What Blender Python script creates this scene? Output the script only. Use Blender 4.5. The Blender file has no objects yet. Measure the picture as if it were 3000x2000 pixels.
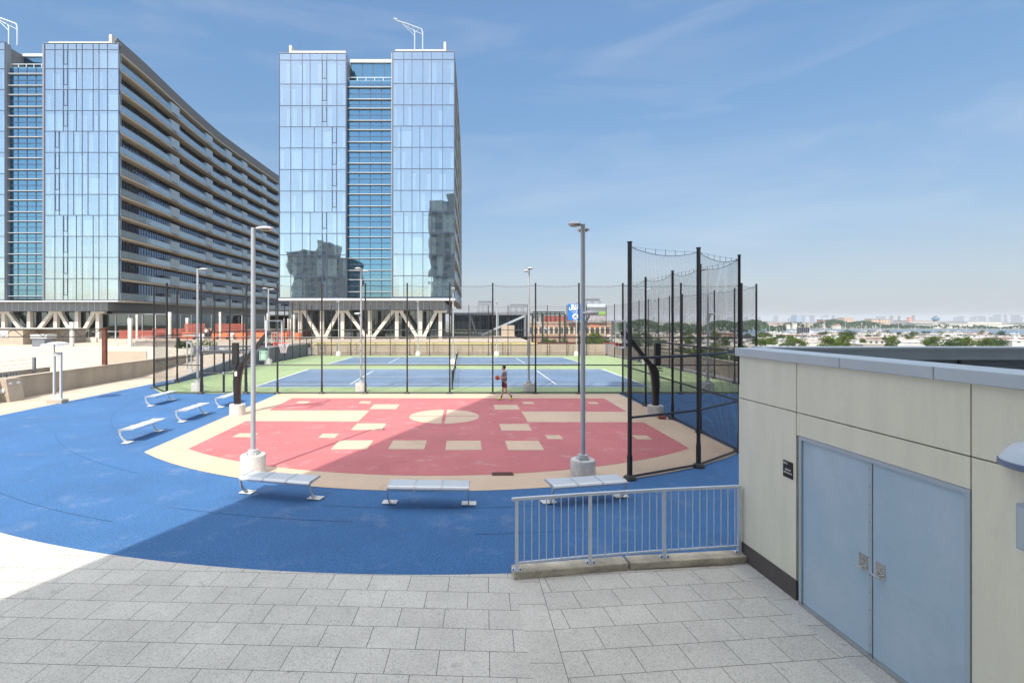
import bpy, math, random
from mathutils import Vector, Matrix
R = math.radians
random.seed(7)
sc = bpy.context.scene
COL = sc.collection
EYE = 4.045
F = 1500.0; CU = 1358.0; CV = 935.0          # survey of the photograph: focal length and vanishing point in pixels
def PX(u, Y): return (u - CU) * Y / F
def ZV(v, Y): return EYE - (v - CV) * Y / F
def G(u, v, z=0.0):
    Y = (EYE - z) * F / (v - CV)
    return ((u - CU) * Y / F, Y)

# ------------------------------------------------------------------ materials
def lin(h):
    h = h.lstrip('#')
    r = []
    for i in (0, 2, 4):
        c = int(h[i:i+2], 16) / 255.0
        r.append(c / 12.92 if c <= 0.04045 else ((c + 0.055) / 1.055) ** 2.4)
    return tuple(r)
def newmat(name):
    m = bpy.data.materials.new(name); m.use_nodes = True
    nt = m.node_tree
    for n in list(nt.nodes): nt.nodes.remove(n)
    out = nt.nodes.new('ShaderNodeOutputMaterial')
    return m, nt, out
def N(nt, t, **kw):
    n = nt.nodes.new(t)
    for k, v in kw.items():
        if k in n.inputs.keys(): n.inputs[k].default_value = v
        else: setattr(n, k, v)
    return n
def mix(nt, fac, a, b, blend='MIX'):
    n = nt.nodes.new('ShaderNodeMix'); n.data_type = 'RGBA'; n.blend_type = blend
    for inp, v in ((n.inputs[0], fac), (n.inputs[6], a), (n.inputs[7], b)):
        if hasattr(v, 'links') or isinstance(v, bpy.types.NodeSocket): nt.links.new(v, inp)
        elif isinstance(v, (int, float)): inp.default_value = v
        else: inp.default_value = (*v, 1)
    return n.outputs[2]
def M(name, col, rough=0.6, metal=0.0, var=0.0, scale=3.0, grain=0.0, gscale=60.0, bump=0.0, bscale=80.0, stretch=None, spec=0.5, dark=None, stain=0.0, sscale=0.9, wear=0.0):
    """principled surface, colour broken up by a broad noise (var) and a fine grain"""
    m, nt, out = newmat(name)
    b = N(nt, 'ShaderNodeBsdfPrincipled'); b.inputs['Roughness'].default_value = rough
    b.inputs['Metallic'].default_value = metal
    b.inputs['Specular IOR Level'].default_value = spec
    L = nt.links
    L.new(b.outputs[0], out.inputs[0])
    c = None
    tc = N(nt, 'ShaderNodeTexCoord')
    vec = tc.outputs['Object']
    if stretch:
        mp = N(nt, 'ShaderNodeMapping'); mp.inputs['Scale'].default_value = stretch
        L.new(vec, mp.inputs[0]); vec = mp.outputs[0]
    cur = col
    if var > 0:
        n = N(nt, 'ShaderNodeTexNoise', Scale=scale, Detail=5.0, Roughness=0.6); L.new(vec, n.inputs['Vector'])
        rp = N(nt, 'ShaderNodeValToRGB'); rp.color_ramp.elements[0].position = 0.3; rp.color_ramp.elements[1].position = 0.7
        L.new(n.outputs[0], rp.inputs[0])
        d = dark if dark else tuple(x * (1 - var) for x in col)
        hi = tuple(min(1, x * (1 + var * 0.5)) for x in col)
        cur = mix(nt, rp.outputs[0], d, hi)
    if grain > 0:
        g = N(nt, 'ShaderNodeTexNoise', Scale=gscale, Detail=3.0, Roughness=0.7); L.new(tc.outputs['Object'], g.inputs['Vector'])
        mr = N(nt, 'ShaderNodeMapRange'); mr.inputs[1].default_value = 0.3; mr.inputs[2].default_value = 0.7
        mr.inputs[3].default_value = 1 - grain; mr.inputs[4].default_value = 1 + grain
        L.new(g.outputs[0], mr.inputs[0])
        cur = mix(nt, 1.0, cur, mr.outputs[0], 'MULTIPLY')
    if stain > 0:
        for sc_, thr, k in ((sscale, .56, 1.0), (sscale * 5.3, .62, .7)):
            g = N(nt, 'ShaderNodeTexNoise', Scale=sc_, Detail=6.0, Roughness=0.7, Distortion=.6); L.new(tc.outputs['Object'], g.inputs['Vector'])
            mr = N(nt, 'ShaderNodeMapRange'); mr.inputs[1].default_value = thr; mr.inputs[2].default_value = thr + .16; mr.inputs[3].default_value = 1.0; mr.inputs[4].default_value = 1 - stain * k
            L.new(g.outputs[0], mr.inputs[0]); cur = mix(nt, 1.0, cur, mr.outputs[0], 'MULTIPLY')
    if wear > 0:
        g = N(nt, 'ShaderNodeTexNoise', Scale=sscale * 1.7, Detail=8.0, Roughness=0.75); mpw = N(nt, 'ShaderNodeMapping'); mpw.inputs['Location'].default_value = (7.3, 3.1, 0); L.new(tc.outputs['Object'], mpw.inputs[0]); L.new(mpw.outputs[0], g.inputs['Vector'])
        mr = N(nt, 'ShaderNodeMapRange'); mr.inputs[1].default_value = .55; mr.inputs[2].default_value = .8; mr.inputs[3].default_value = 0.0; mr.inputs[4].default_value = wear
        L.new(g.outputs[0], mr.inputs[0]); cur = mix(nt, mr.outputs[0], cur, (.6, .58, .55))
    if isinstance(cur, tuple): b.inputs['Base Color'].default_value = (*cur, 1)
    else: L.new(cur, b.inputs['Base Color'])
    if bump > 0:
        bn = N(nt, 'ShaderNodeTexNoise', Scale=bscale, Detail=4.0); L.new(tc.outputs['Object'], bn.inputs['Vector'])
        bp = N(nt, 'ShaderNodeBump', Strength=bump, Distance=0.01); L.new(bn.outputs[0], bp.inputs['Height'])
        L.new(bp.outputs[0], b.inputs['Normal'])
    return m
def glass(name, tint, trans, rough=0.02, see=0.4, fres=True, wav=0.0):
    """curtain-wall glass: part mirror, part see-through"""
    m, nt, out = newmat(name); L = nt.links
    g = N(nt, 'ShaderNodeBsdfGlossy', Roughness=rough); g.inputs['Color'].default_value = (*tint, 1)
    t = N(nt, 'ShaderNodeBsdfTransparent'); t.inputs['Color'].default_value = (*trans, 1)
    ms = N(nt, 'ShaderNodeMixShader'); ms.inputs[0].default_value = see
    L.new(g.outputs[0], ms.inputs[1]); L.new(t.outputs[0], ms.inputs[2]); L.new(ms.outputs[0], out.inputs[0])
    if wav:
        tc = N(nt, 'ShaderNodeTexCoord')
        n = N(nt, 'ShaderNodeTexNoise', Scale=0.35, Detail=1.0); L.new(tc.outputs['Object'], n.inputs['Vector'])
        bp = N(nt, 'ShaderNodeBump', Strength=wav, Distance=0.1); L.new(n.outputs[0], bp.inputs['Height']); L.new(bp.outputs[0], g.inputs['Normal'])
    return m
def pavers(name, base, rot, ox, oy, bw=0.606, bh=0.447, mort=0.005):
    m, nt, out = newmat(name); L = nt.links
    b = N(nt, 'ShaderNodeBsdfPrincipled', Roughness=0.85); L.new(b.outputs[0], out.inputs[0])
    tc = N(nt, 'ShaderNodeTexCoord')
    mp = N(nt, 'ShaderNodeMapping'); mp.vector_type = 'TEXTURE'
    mp.inputs['Rotation'].default_value = (0, 0, rot); mp.inputs['Location'].default_value = (ox, oy, 0)
    L.new(tc.outputs['Object'], mp.inputs[0])
    br = N(nt, 'ShaderNodeTexBrick'); br.offset = 0.5; br.squash = 1.0
    br.inputs['Scale'].default_value = 1.0; br.inputs['Brick Width'].default_value = bw; br.inputs['Row Height'].default_value = bh
    br.inputs['Mortar Size'].default_value = mort; br.inputs['Mortar Smooth'].default_value = 0.15; br.inputs['Bias'].default_value = 0.0
    br.inputs['Color1'].default_value = (*[x * 0.94 for x in base], 1); br.inputs['Color2'].default_value = (*[x * 1.04 for x in base], 1)
    br.inputs['Mortar'].default_value = (0.17, 0.165, 0.15, 1)
    L.new(mp.outputs[0], br.inputs[0])
    v = N(nt, 'ShaderNodeTexVoronoi', Scale=85.0); L.new(tc.outputs['Object'], v.inputs['Vector'])
    rp = N(nt, 'ShaderNodeValToRGB'); rp.color_ramp.elements[0].position = 0.05; rp.color_ramp.elements[0].color = (0.55, 0.56, 0.58, 1)
    rp.color_ramp.elements[1].position = 0.35; rp.color_ramp.elements[1].color = (1, 1, 1, 1)
    n2 = N(nt, 'ShaderNodeTexNoise', Scale=62.0, Detail=3.0, Roughness=.8); L.new(tc.outputs['Object'], n2.inputs['Vector'])
    L.new(n2.outputs[0], rp.inputs[0]); rp.color_ramp.elements[0].position = 0.38; rp.color_ramp.elements[1].position = 0.50; rp.color_ramp.elements[0].color = (0.50, 0.50, 0.51, 1)
    n = N(nt, 'ShaderNodeTexNoise', Scale=1.3, Detail=5.0, Roughness=0.65); L.new(tc.outputs['Object'], n.inputs['Vector'])
    mr = N(nt, 'ShaderNodeMapRange'); mr.inputs[1].default_value = 0.3; mr.inputs[2].default_value = 0.7; mr.inputs[3].default_value = 0.88; mr.inputs[4].default_value = 1.06
    L.new(n.outputs[0], mr.inputs[0])
    c = mix(nt, 0.8, br.outputs[0], rp.outputs[0], 'MULTIPLY'); c = mix(nt, 1.0, c, mr.outputs[0], 'MULTIPLY')
    for sc_, th, am in ((2.6, .60, .22), (11.0, .70, .55)):
        g = N(nt, 'ShaderNodeTexNoise', Scale=sc_, Detail=5.0, Roughness=.65, Distortion=.4); L.new(tc.outputs['Object'], g.inputs['Vector'])
        q = N(nt, 'ShaderNodeMapRange'); q.inputs[1].default_value = th; q.inputs[2].default_value = th + .1; q.inputs[3].default_value = 1.0; q.inputs[4].default_value = 1 - am; L.new(g.outputs[0], q.inputs[0])
        c = mix(nt, 1.0, c, q.outputs[0], 'MULTIPLY')
    L.new(c, b.inputs['Base Color'])
    bp = N(nt, 'ShaderNodeBump', Strength=0.5, Distance=0.004); inv = N(nt, 'ShaderNodeMath', operation='SUBTRACT'); inv.inputs[0].default_value = 1.0
    L.new(br.outputs[1], inv.inputs[1]); L.new(inv.outputs[0], bp.inputs['Height']); L.new(bp.outputs[0], b.inputs['Normal'])
    return m
def foliage(name, c1, c2):
    m, nt, out = newmat(name); L = nt.links
    tc = N(nt, 'ShaderNodeTexCoord')
    n = N(nt, 'ShaderNodeTexNoise', Scale=0.6, Detail=4.0); L.new(tc.outputs['Object'], n.inputs['Vector'])
    ge = N(nt, 'ShaderNodeNewGeometry')
    ad = N(nt, 'ShaderNodeMath', operation='ADD'); ad.use_clamp = True
    m2 = N(nt, 'ShaderNodeMath', operation='MULTIPLY_ADD'); m2.inputs[1].default_value = 0.7; m2.inputs[2].default_value = -0.35
    L.new(ge.outputs['Random Per Island'], m2.inputs[0]); L.new(m2.outputs[0], ad.inputs[0]); L.new(n.outputs[0], ad.inputs[1])
    c = mix(nt, ad.outputs[0], c1, c2)
    d = N(nt, 'ShaderNodeBsdfDiffuse'); t = N(nt, 'ShaderNodeBsdfTranslucent'); ms = N(nt, 'ShaderNodeMixShader'); ms.inputs[0].default_value = 0.3
    L.new(c, d.inputs[0]); L.new(c, t.inputs[0]); L.new(d.outputs[0], ms.inputs[1]); L.new(t.outputs[0], ms.inputs[2]); L.new(ms.outputs[0], out.inputs[0])
    return m
def windowed(name, wall, pane, sx, sy, frac=0.55):
    """a far facade: wall colour with a regular grid of window panes (object space, metres)"""
    m, nt, out = newmat(name); L = nt.links
    b = N(nt, 'ShaderNodeBsdfPrincipled', Roughness=0.7); L.new(b.outputs[0], out.inputs[0])
    tc = N(nt, 'ShaderNodeTexCoord'); sp = N(nt, 'ShaderNodeSeparateXYZ'); L.new(tc.outputs['Object'], sp.inputs[0])
    ax = N(nt, 'ShaderNodeMath', operation='ADD'); L.new(sp.outputs[0], ax.inputs[0]); L.new(sp.outputs[1], ax.inputs[1])
    def saw(src, per, fr):
        d = N(nt, 'ShaderNodeMath', operation='DIVIDE'); L.new(src, d.inputs[0]); d.inputs[1].default_value = per
        f = N(nt, 'ShaderNodeMath', operation='FRACT'); L.new(d.outputs[0], f.inputs[0])
        c = N(nt, 'ShaderNodeMath', operation='LESS_THAN'); L.new(f.outputs[0], c.inputs[0]); c.inputs[1].default_value = fr
        return c.outputs[0]
    a = saw(ax.outputs[0], sx, frac); z = saw(sp.outputs[2], sy, frac)
    mu = N(nt, 'ShaderNodeMath', operation='MULTIPLY'); L.new(a, mu.inputs[0]); L.new(z, mu.inputs[1])
    g = N(nt, 'ShaderNodeNewGeometry'); sn = N(nt, 'ShaderNodeSeparateXYZ'); L.new(g.outputs['Normal'], sn.inputs[0])
    lt = N(nt, 'ShaderNodeMath', operation='LESS_THAN'); L.new(sn.outputs[2], lt.inputs[0]); lt.inputs[1].default_value = 0.5
    mu2 = N(nt, 'ShaderNodeMath', operation='MULTIPLY'); L.new(mu.outputs[0], mu2.inputs[0]); L.new(lt.outputs[0], mu2.inputs[1])
    L.new(mix(nt, mu2.outputs[0], wall, pane), b.inputs['Base Color'])
    return m

# ------------------------------------------------------------------ mesh builder
class MB:
    def __init__(s): s.v = []; s.f = []; s.mi = []
    def add(s, vs, fs, mi=0):
        o = len(s.v); s.v += [tuple(v) for v in vs]; s.f += [tuple(i + o for i in f) for f in fs]; s.mi += [mi] * len(fs)
        return s
    def box(s, x0, x1, y0, y1, z0, z1, mi=0):
        if x0 > x1: x0, x1 = x1, x0
        if y0 > y1: y0, y1 = y1, y0
        if z0 > z1: z0, z1 = z1, z0
        return s.add([(x0,y0,z0),(x1,y0,z0),(x1,y1,z0),(x0,y1,z0),(x0,y0,z1),(x1,y0,z1),(x1,y1,z1),(x0,y1,z1)],
                     [(0,3,2,1),(4,5,6,7),(0,1,5,4),(1,2,6,5),(2,3,7,6),(3,0,4,7)], mi)
    def bar(s, a, b, w, h=None, up=(0,0,1), mi=0):
        """rectangular bar from a to b, w across, h along 'up'"""
        a = Vector(a); b = Vector(b); h = w if h is None else h
        d = (b - a).normalized(); u = Vector(up)
        if abs(d.dot(u)) > 0.98: u = Vector((1, 0, 0)) if abs(d.x) < 0.9 else Vector((0, 1, 0))
        sd = d.cross(u).normalized(); u = sd.cross(d).normalized()
        vs = []
        for p in (a, b):
            for sx, sz in ((-1,-1),(1,-1),(1,1),(-1,1)): vs.append(p + sd * (sx * w / 2) + u * (sz * h / 2))
        return s.add(vs, [(0,1,2,3),(7,6,5,4),(0,4,5,1),(1,5,6,2),(2,6,7,3),(3,7,4,0)], mi)
    def tube(s, path, r, n=8, mi=0, cap=True):
        path = [Vector(p) for p in path]; rs = r if isinstance(r, (list, tuple)) else [r] * len(path)
        o = len(s.v); pu = None
        for i, p in enumerate(path):
            d = (path[min(i+1, len(path)-1)] - path[max(i-1, 0)]).normalized()
            if pu is None:
                pu = Vector((0,0,1)) if abs(d.z) < 0.9 else Vector((1,0,0))
            sd = d.cross(pu).normalized(); pu = sd.cross(d).normalized()
            for k in range(n):
                a = 2 * math.pi * k / n + (math.pi / 4 if n == 4 else 0)
                s.v.append(tuple(p + sd * (math.cos(a) * rs[i]) + pu * (math.sin(a) * rs[i])))
        for i in range(len(path) - 1):
            for k in range(n):
                a = o + i * n + k; b = o + i * n + (k + 1) % n
                s.f.append((a, b, b + n, a + n)); s.mi.append(mi)
        if cap:
            s.f.append(tuple(o + k for k in reversed(range(n)))); s.mi.append(mi)
            e = o + (len(path) - 1) * n
            s.f.append(tuple(e + k for k in range(n))); s.mi.append(mi)
        return s
    def lathe(s, prof, c=(0,0,0), n=20, mi=0, sx=1.0, sy=1.0):
        """profile [(r,z)...] spun about z"""
        o = len(s.v)
        for r, z in prof:
            for k in range(n):
                a = 2 * math.pi * k / n
                s.v.append((c[0] + r * math.cos(a) * sx, c[1] + r * math.sin(a) * sy, c[2] + z))
        for i in range(len(prof) - 1):
            for k in range(n):
                a = o + i * n + k; b = o + i * n + (k + 1) % n
                s.f.append((a, b, b + n, a + n)); s.mi.append(mi)
        if prof[0][0] > 1e-5: s.f.append(tuple(o + k for k in reversed(range(n)))); s.mi.append(mi)
        if prof[-1][0] > 1e-5:
            e = o + (len(prof) - 1) * n; s.f.append(tuple(e + k for k in range(n))); s.mi.append(mi)
        return s
    def prism(s, poly, z0, z1, mi=0):
        n = len(poly); zf0 = z0 if callable(z0) else (lambda x, y: z0); zf1 = z1 if callable(z1) else (lambda x, y: z1)
        vs = [(x, y, zf0(x, y)) for x, y in poly] + [(x, y, zf1(x, y)) for x, y in poly]
        fs = [tuple(reversed(range(n))), tuple(range(n, 2 * n))] + [(i, (i+1) % n, n + (i+1) % n, n + i) for i in range(n)]
        return s.add(vs, fs, mi)
    def sheet(s, poly, z, mi=0):
        zf = z if callable(z) else (lambda x, y: z)
        return s.add([(x, y, zf(x, y)) for x, y in poly], [tuple(range(len(poly)))], mi)
    def build(s, name, mats, parent=None, smooth=False, local=False):
        me = bpy.data.meshes.new(name)
        v = s.v
        if parent is not None and not local:
            l = wloc(parent); v = [(a - l[0], b - l[1], c - l[2]) for a, b, c in v]
        me.from_pydata(v, [], s.f)
        if not isinstance(mats, (list, tuple)): mats = [mats]
        for m in mats: me.materials.append(m)
        me.polygons.foreach_set('material_index', s.mi)
        if smooth: me.polygons.foreach_set('use_smooth', [True] * len(me.polygons))
        me.update()
        o = bpy.data.objects.new(name, me); COL.objects.link(o)
        if parent is not None: o.parent = parent
        if smooth:
            try:
                me.set_sharp_from_angle(angle=R(40))
            except Exception: pass
        return o
def wloc(o):
    l = Vector(o.location)
    while o.parent: o = o.parent; l += Vector(o.location)
    return l
def thing(name, label, cat, loc=(0,0,0), rz=0.0, group=None):
    o = bpy.data.objects.new(name, None); COL.objects.link(o); o.empty_display_size = 0.3
    o.location = loc; o.rotation_euler = (0, 0, rz); o['label'] = label; o['category'] = cat
    if group: o['group'] = group
    return o
def tag(o, label, cat, group=None, kind=None):
    o['label'] = label; o['category'] = cat
    if group: o['group'] = group
    if kind: o['kind'] = kind
    return o
def struct(o, label=None):
    o['kind'] = 'structure'
    if label: o['label'] = label
    return o
def join_into(o, mb, mat, parent=None):
    me = o.data; l = wloc(o.parent)
    vs = [tuple(v.co) for v in me.vertices]; fs = [tuple(p.vertices) for p in me.polygons]; n = len(vs); mi = [p.material_index for p in me.polygons]
    me.materials.append(mat); k = len(me.materials) - 1
    vs += [(a-l[0], b-l[1], c-l[2]) for a, b, c in mb.v]; fs += [tuple(i+n for i in f) for f in mb.f]; mi += [k] * len(mb.f)
    me.clear_geometry(); me.from_pydata(vs, [], fs); me.polygons.foreach_set('material_index', mi); me.update()
def recenter(o):
    """put a single-mesh thing's origin at its base"""
    me = o.data; xs = [v.co.x for v in me.vertices]; ys = [v.co.y for v in me.vertices]; zs = [v.co.z for v in me.vertices]
    c = Vector(((min(xs)+max(xs))/2, (min(ys)+max(ys))/2, min(zs)))
    me.transform(Matrix.Translation(-c)); o.location = Vector(o.location) + c
    return o
def dup(root, loc, rz=0.0, label=None, group=None, scale=None):
    r = root.copy(); COL.objects.link(r); r.location = loc; r.rotation_euler = (0, 0, rz)
    if label: r['label'] = label
    if group: r['group'] = group
    if scale is not None: r.scale = scale if isinstance(scale, tuple) else (scale,) * 3
    for ch in list(root.children):
        c = ch.copy(); COL.objects.link(c); c.parent = r
        for g in ch.children:
            d = g.copy(); COL.objects.link(d); d.parent = c
    return r
def text(name, s, size, mat, parent, loc, rot=(R(90), 0, 0), ext=0.004, align='CENTER', font_w=1.0, bold=0.0):
    cu = bpy.data.curves.new(name, 'FONT'); cu.body = s; cu.size = size; cu.extrude = ext; cu.align_x = align; cu.offset = bold
    cu.resolution_u = 3
    t = bpy.data.objects.new(name + '_c', cu); COL.objects.link(t)
    bpy.context.view_layer.update()
    dg = bpy.context.evaluated_depsgraph_get()
    me = bpy.data.meshes.new_from_object(t.evaluated_get(dg)); me.name = name
    bpy.data.objects.remove(t); me.materials.clear(); me.materials.append(mat)
    o = bpy.data.objects.new(name, me); COL.objects.link(o)
    if parent is not None: o.parent = parent; l = wloc(parent); loc = tuple(loc[i] - l[i] for i in range(3))
    o.location = loc; o.rotation_euler = rot; o.scale = (font_w, 1, 1)
    return o

# ------------------------------------------------------------------ palette
blue_rub = M('blue_rubber', (0.020, 0.112, 0.290), 0.9, var=0.16, scale=0.45, grain=0.5, gscale=30, bump=0.6, bscale=70, spec=0.3, stain=0.2, sscale=.55, wear=.2)
tan_pnt  = M('tan_court_paint', (0.56, 0.42, 0.305), 0.75, var=0.08, scale=0.7, grain=0.06, gscale=30, bump=0.12, bscale=60, stain=.2, sscale=.8)
red_pnt  = M('red_court_paint', (0.47, 0.135, 0.142), 0.7, var=0.12, scale=0.5, grain=0.07, gscale=25, bump=0.12, bscale=60, stain=.2, sscale=.7, wear=.5)
green_pnt= M('green_court_paint', (0.265, 0.35, 0.18), 0.8, var=0.14, scale=0.4, grain=0.05, gscale=20, stain=.12, wear=.1)
court_bl = M('blue_court_paint', (0.11, 0.175, 0.275), 0.7, var=0.22, scale=0.25, grain=0.05, gscale=20, wear=.3)
line_wh  = M('white_line_paint', (0.80, 0.80, 0.78), 0.7, var=0.08, scale=4)
concrete = M('beige_concrete', (0.46, 0.39, 0.315), 0.9, var=0.15, scale=0.8, grain=0.10, gscale=18, bump=0.2, stain=.2)
conc_wall= M('parapet_concrete', (0.40, 0.34, 0.27), 0.9, var=0.22, scale=0.9, grain=0.10, gscale=12, stretch=(1, 1, 0.25), bump=0.2)
white_w  = M('white_stucco', (0.58, 0.55, 0.48), 0.9, var=0.07, scale=0.4, grain=0.03)
cream_w  = M('cream_panel', (0.47, 0.40, 0.32), 0.9, var=0.1, scale=0.6, stain=.15)
curb_c   = M('curb_stone', (0.50, 0.45, 0.36), 0.9, stain=.3, sscale=1.5, var=0.45, scale=2.2, grain=0.15, gscale=25, stretch=(1, 1, 2.5), bump=0.4, bscale=40)
ped_c    = M('pedestal_concrete', (0.62, 0.60, 0.57), 0.85, var=0.25, scale=3.5, grain=0.12, gscale=16, bump=0.5, bscale=22)
pole_m   = M('pale_grey_pole_paint', (0.50, 0.515, 0.53), 0.4, 0.3, var=0.08, scale=2.0)
lamp_m   = M('lamp_housing', (0.55, 0.56, 0.56), 0.4, 0.2, var=0.05)
lens_m   = M('lamp_lens', (0.25, 0.2, 0.12), 0.2)
black_m  = M('black_post_paint', (0.024, 0.022, 0.022), 0.45, 0.0, var=0.3, scale=6)
rail_blk = M('fence_rail_paint', (0.032, 0.031, 0.032), 0.4, 0.1)
wire_m   = M('black_vinyl_wire', (0.02, 0.02, 0.022), 0.5)
net_m    = M('net_twine', (0.02, 0.02, 0.02), 0.8)
alu      = M('silver_railing', (0.62, 0.66, 0.74), 0.38, 0.3, var=0.06)
bench_m  = M('perforated_bench_steel', (0.62, 0.64, 0.66), 0.38, 0.45, grain=0.08, gscale=70)
bleg_m   = M('bench_leg_steel', (0.60, 0.61, 0.60), 0.35, 0.5, var=0.08)
plate_m  = M('foot_plate_white', (0.66, 0.66, 0.64), 0.6)
wall_m   = M('service_wall_render', (0.72, 0.685, 0.565), 0.85, var=0.07, scale=1.4, grain=0.03, gscale=40, stretch=(3, 3, 0.5), bump=0.08, bscale=50, stain=.07, sscale=1.2)
groove_m = M('joint_sealant', (0.38, 0.34, 0.27), 0.9)
plinth_m = M('dark_plinth', (0.10, 0.085, 0.08), 0.8, var=0.2, scale=3)
cap_m    = M('metal_coping', (0.47, 0.53, 0.58), 0.42, 0.25, var=0.06, scale=1.2)
door_m   = M('blue_grey_door_paint', (0.41, 0.505, 0.59), 0.42, 0.05, var=0.10, scale=1.3, dark=(0.35, 0.475, 0.575), stain=.1, sscale=1.0, grain=.03, gscale=30)
frame_m  = M('door_frame_paint', (0.37, 0.44, 0.50), 0.4, 0.1)
steel_m  = M('satin_steel', (0.55, 0.55, 0.53), 0.25, 0.9)
dark_m   = M('near_black', (0.012, 0.012, 0.014), 0.6)
louv_m   = M('louvre_grey', (0.42, 0.47, 0.52), 0.5, 0.3)
screen_m = M('screen_coping', (0.34, 0.40, 0.45), 0.45, 0.2, var=0.1)
mull_m   = M('mullion_dark', (0.06, 0.08, 0.13), 0.4, 0.3)
fin_m    = M('white_fin', (0.56, 0.60, 0.63), 0.5)
fas_m    = M('grey_fascia_panel', (0.24, 0.26, 0.29), 0.45, 0.3, var=0.1)
soff_m   = M('dark_soffit', (0.05, 0.05, 0.055), 0.7)
truss_m  = M('white_steel_truss', (0.70, 0.66, 0.58), 0.55)
slab_m   = M('tan_balcony_slab', (0.52, 0.45, 0.345), 0.8, var=0.08)
slabe_m  = M('grey_roof_edge', (0.15, 0.15, 0.155), 0.7)
inter_m  = M('room_interior', (0.20, 0.27, 0.35), 0.9, var=0.4, scale=0.25)
inter_d  = M('dark_room_interior', (0.05, 0.07, 0.09), 0.9, var=0.5, scale=0.3)
inter_t  = M('teal_room_interior', (0.10, 0.22, 0.30), 0.9, var=0.5, scale=0.3)
curt_m   = M('white_curtain', (0.80, 0.86, 0.86), 0.9, var=0.15, scale=8, stretch=(6, 6, 0.1))
gl_light = glass('pale_blue_glass', (0.74, 0.85, 0.89), (0.85, 0.91, 0.95), see=0.5, wav=0.25)
gl_teal  = glass('teal_glass', (0.27, 0.50, 0.64), (0.40, 0.66, 0.74), see=0.42, wav=.15)
def rail_glass():
    m, nt, out = newmat('balcony_rail_glass'); L = nt.links
    d = N(nt, 'ShaderNodeBsdfDiffuse'); d.inputs['Color'].default_value = (0.42, 0.56, 0.64, 1)
    g = N(nt, 'ShaderNodeBsdfGlossy', Roughness=.1); g.inputs['Color'].default_value = (0.85, 0.92, 0.97, 1)
    t = N(nt, 'ShaderNodeBsdfTransparent'); t.inputs['Color'].default_value = (0.75, 0.86, 0.92, 1)
    a = N(nt, 'ShaderNodeMixShader'); a.inputs[0].default_value = .5; b = N(nt, 'ShaderNodeMixShader'); b.inputs[0].default_value = .42
    L.new(d.outputs[0], a.inputs[1]); L.new(g.outputs[0], a.inputs[2]); L.new(a.outputs[0], b.inputs[1]); L.new(t.outputs[0], b.inputs[2]); L.new(b.outputs[0], out.inputs[0])
    return m
gl_rail = rail_glass()
gl_dark  = glass('dark_lobby_glass', (0.35, 0.42, 0.45), (0.5, 0.55, 0.55), see=0.6)
gl_board = glass('backboard_glass', (0.8, 0.85, 0.85), (0.92, 0.95, 0.95), see=0.88)
frost_m  = M('frosted_divider', (0.36, 0.46, 0.53), 0.4)
rust_m   = M('rusty_steel', (0.16, 0.055, 0.035), 0.85, var=0.45, scale=5)
pad_m    = M('black_vinyl_pad', (0.022, 0.018, 0.017), 0.3, bump=1.0, bscale=9, var=0.2, scale=5)
rim_m    = M('red_rim_paint', (0.65, 0.05, 0.02), 0.4)
white_p  = M('white_plastic', (0.78, 0.78, 0.77), 0.5)
sign_gr  = M('green_sign', (0.02, 0.20, 0.08), 0.5)
sign_bl  = M('slate_banner', (0.13, 0.15, 0.19), 0.7)
sign_wh  = M('white_lettering', (0.85, 0.85, 0.85), 0.6)
org_mesh = M('orange_barrier_mesh', (0.40, 0.105, 0.075), 0.8, var=0.25, scale=1.2)
org_pl   = M('orange_plastic', (0.75, 0.16, 0.05), 0.6)
yel_m    = M('yellow_coping', (0.78, 0.66, 0.30), 0.7, var=0.1, scale=0.5)
bark_m   = M('bark', (0.10, 0.075, 0.05), 0.9)
leaf_a   = foliage('leaves_bright', (0.05, 0.085, 0.015), (0.16, 0.22, 0.04))
leaf_b   = foliage('leaves_mid', (0.03, 0.06, 0.015), (0.085, 0.14, 0.035))
leaf_c   = foliage('leaves_dark', (0.022, 0.05, 0.022), (0.06, 0.10, 0.04))
brick_m  = windowed('red_brick_facade', (0.36, 0.17, 0.11), (0.06, 0.07, 0.08), 5.0, 9.0, 0.6)
pav_l = pavers('paver_field', (0.575, 0.555, 0.51), R(-2.4), -5.456, 6.026)
pav_s = pavers('paver_border', (0.575, 0.555, 0.51), R(90), 0.78, 5.4, bw=0.62, bh=0.395)
pav_r = pavers('paver_field_right', (0.575, 0.555, 0.51), R(5.9), 1.19, 5.77)
pav_w = pavers('paver_wall_strip', (0.52, 0.52, 0.50), R(93.6), 4.4, 5.5, bw=0.62, bh=1.5)

# ------------------------------------------------------------------ the ground of the deck
def slope(x, y): return -0.0145 * max(0.0, y - 41.5)
C_AX = -0.70
bb__ = [n for n in blue_rub.node_tree.nodes if n.type == 'BSDF_PRINCIPLED'][0]
bb__.inputs['Sheen Weight'].default_value = 0.05; bb__.inputs['Sheen Roughness'].default_value = 0.6; bb__.inputs['Sheen Tint'].default_value = (1, .97, .9, 1); bb__.inputs['Specular IOR Level'].default_value = .6
deck = MB().box(-23.2, 19.0, -22, 41.5, -1.0, 0.0)
deck.add([(-23.2,41.5,0),(19,41.5,0),(19,63.2,slope(0,63.2)),(-23.2,63.2,slope(0,63.2)),(-23.2,41.5,-1),(19,41.5,-1),(19,63.2,-1.3),(-23.2,63.2,-1.3)],
         [(0,1,2,3),(4,7,6,5),(1,5,6,2),(2,6,7,3),(3,7,4,0)])
struct(deck.build('concrete_deck', concrete), 'beige concrete of the roof deck')
def arc(cx, cy, r, x0, x1, n=48, front=True):
    p = []
    for i in range(n + 1):
        x = x0 + (x1 - x0) * i / n
        p.append((x, cy - math.sqrt(max(0.0, r * r - (x - cx) ** 2))))
    return p
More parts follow.
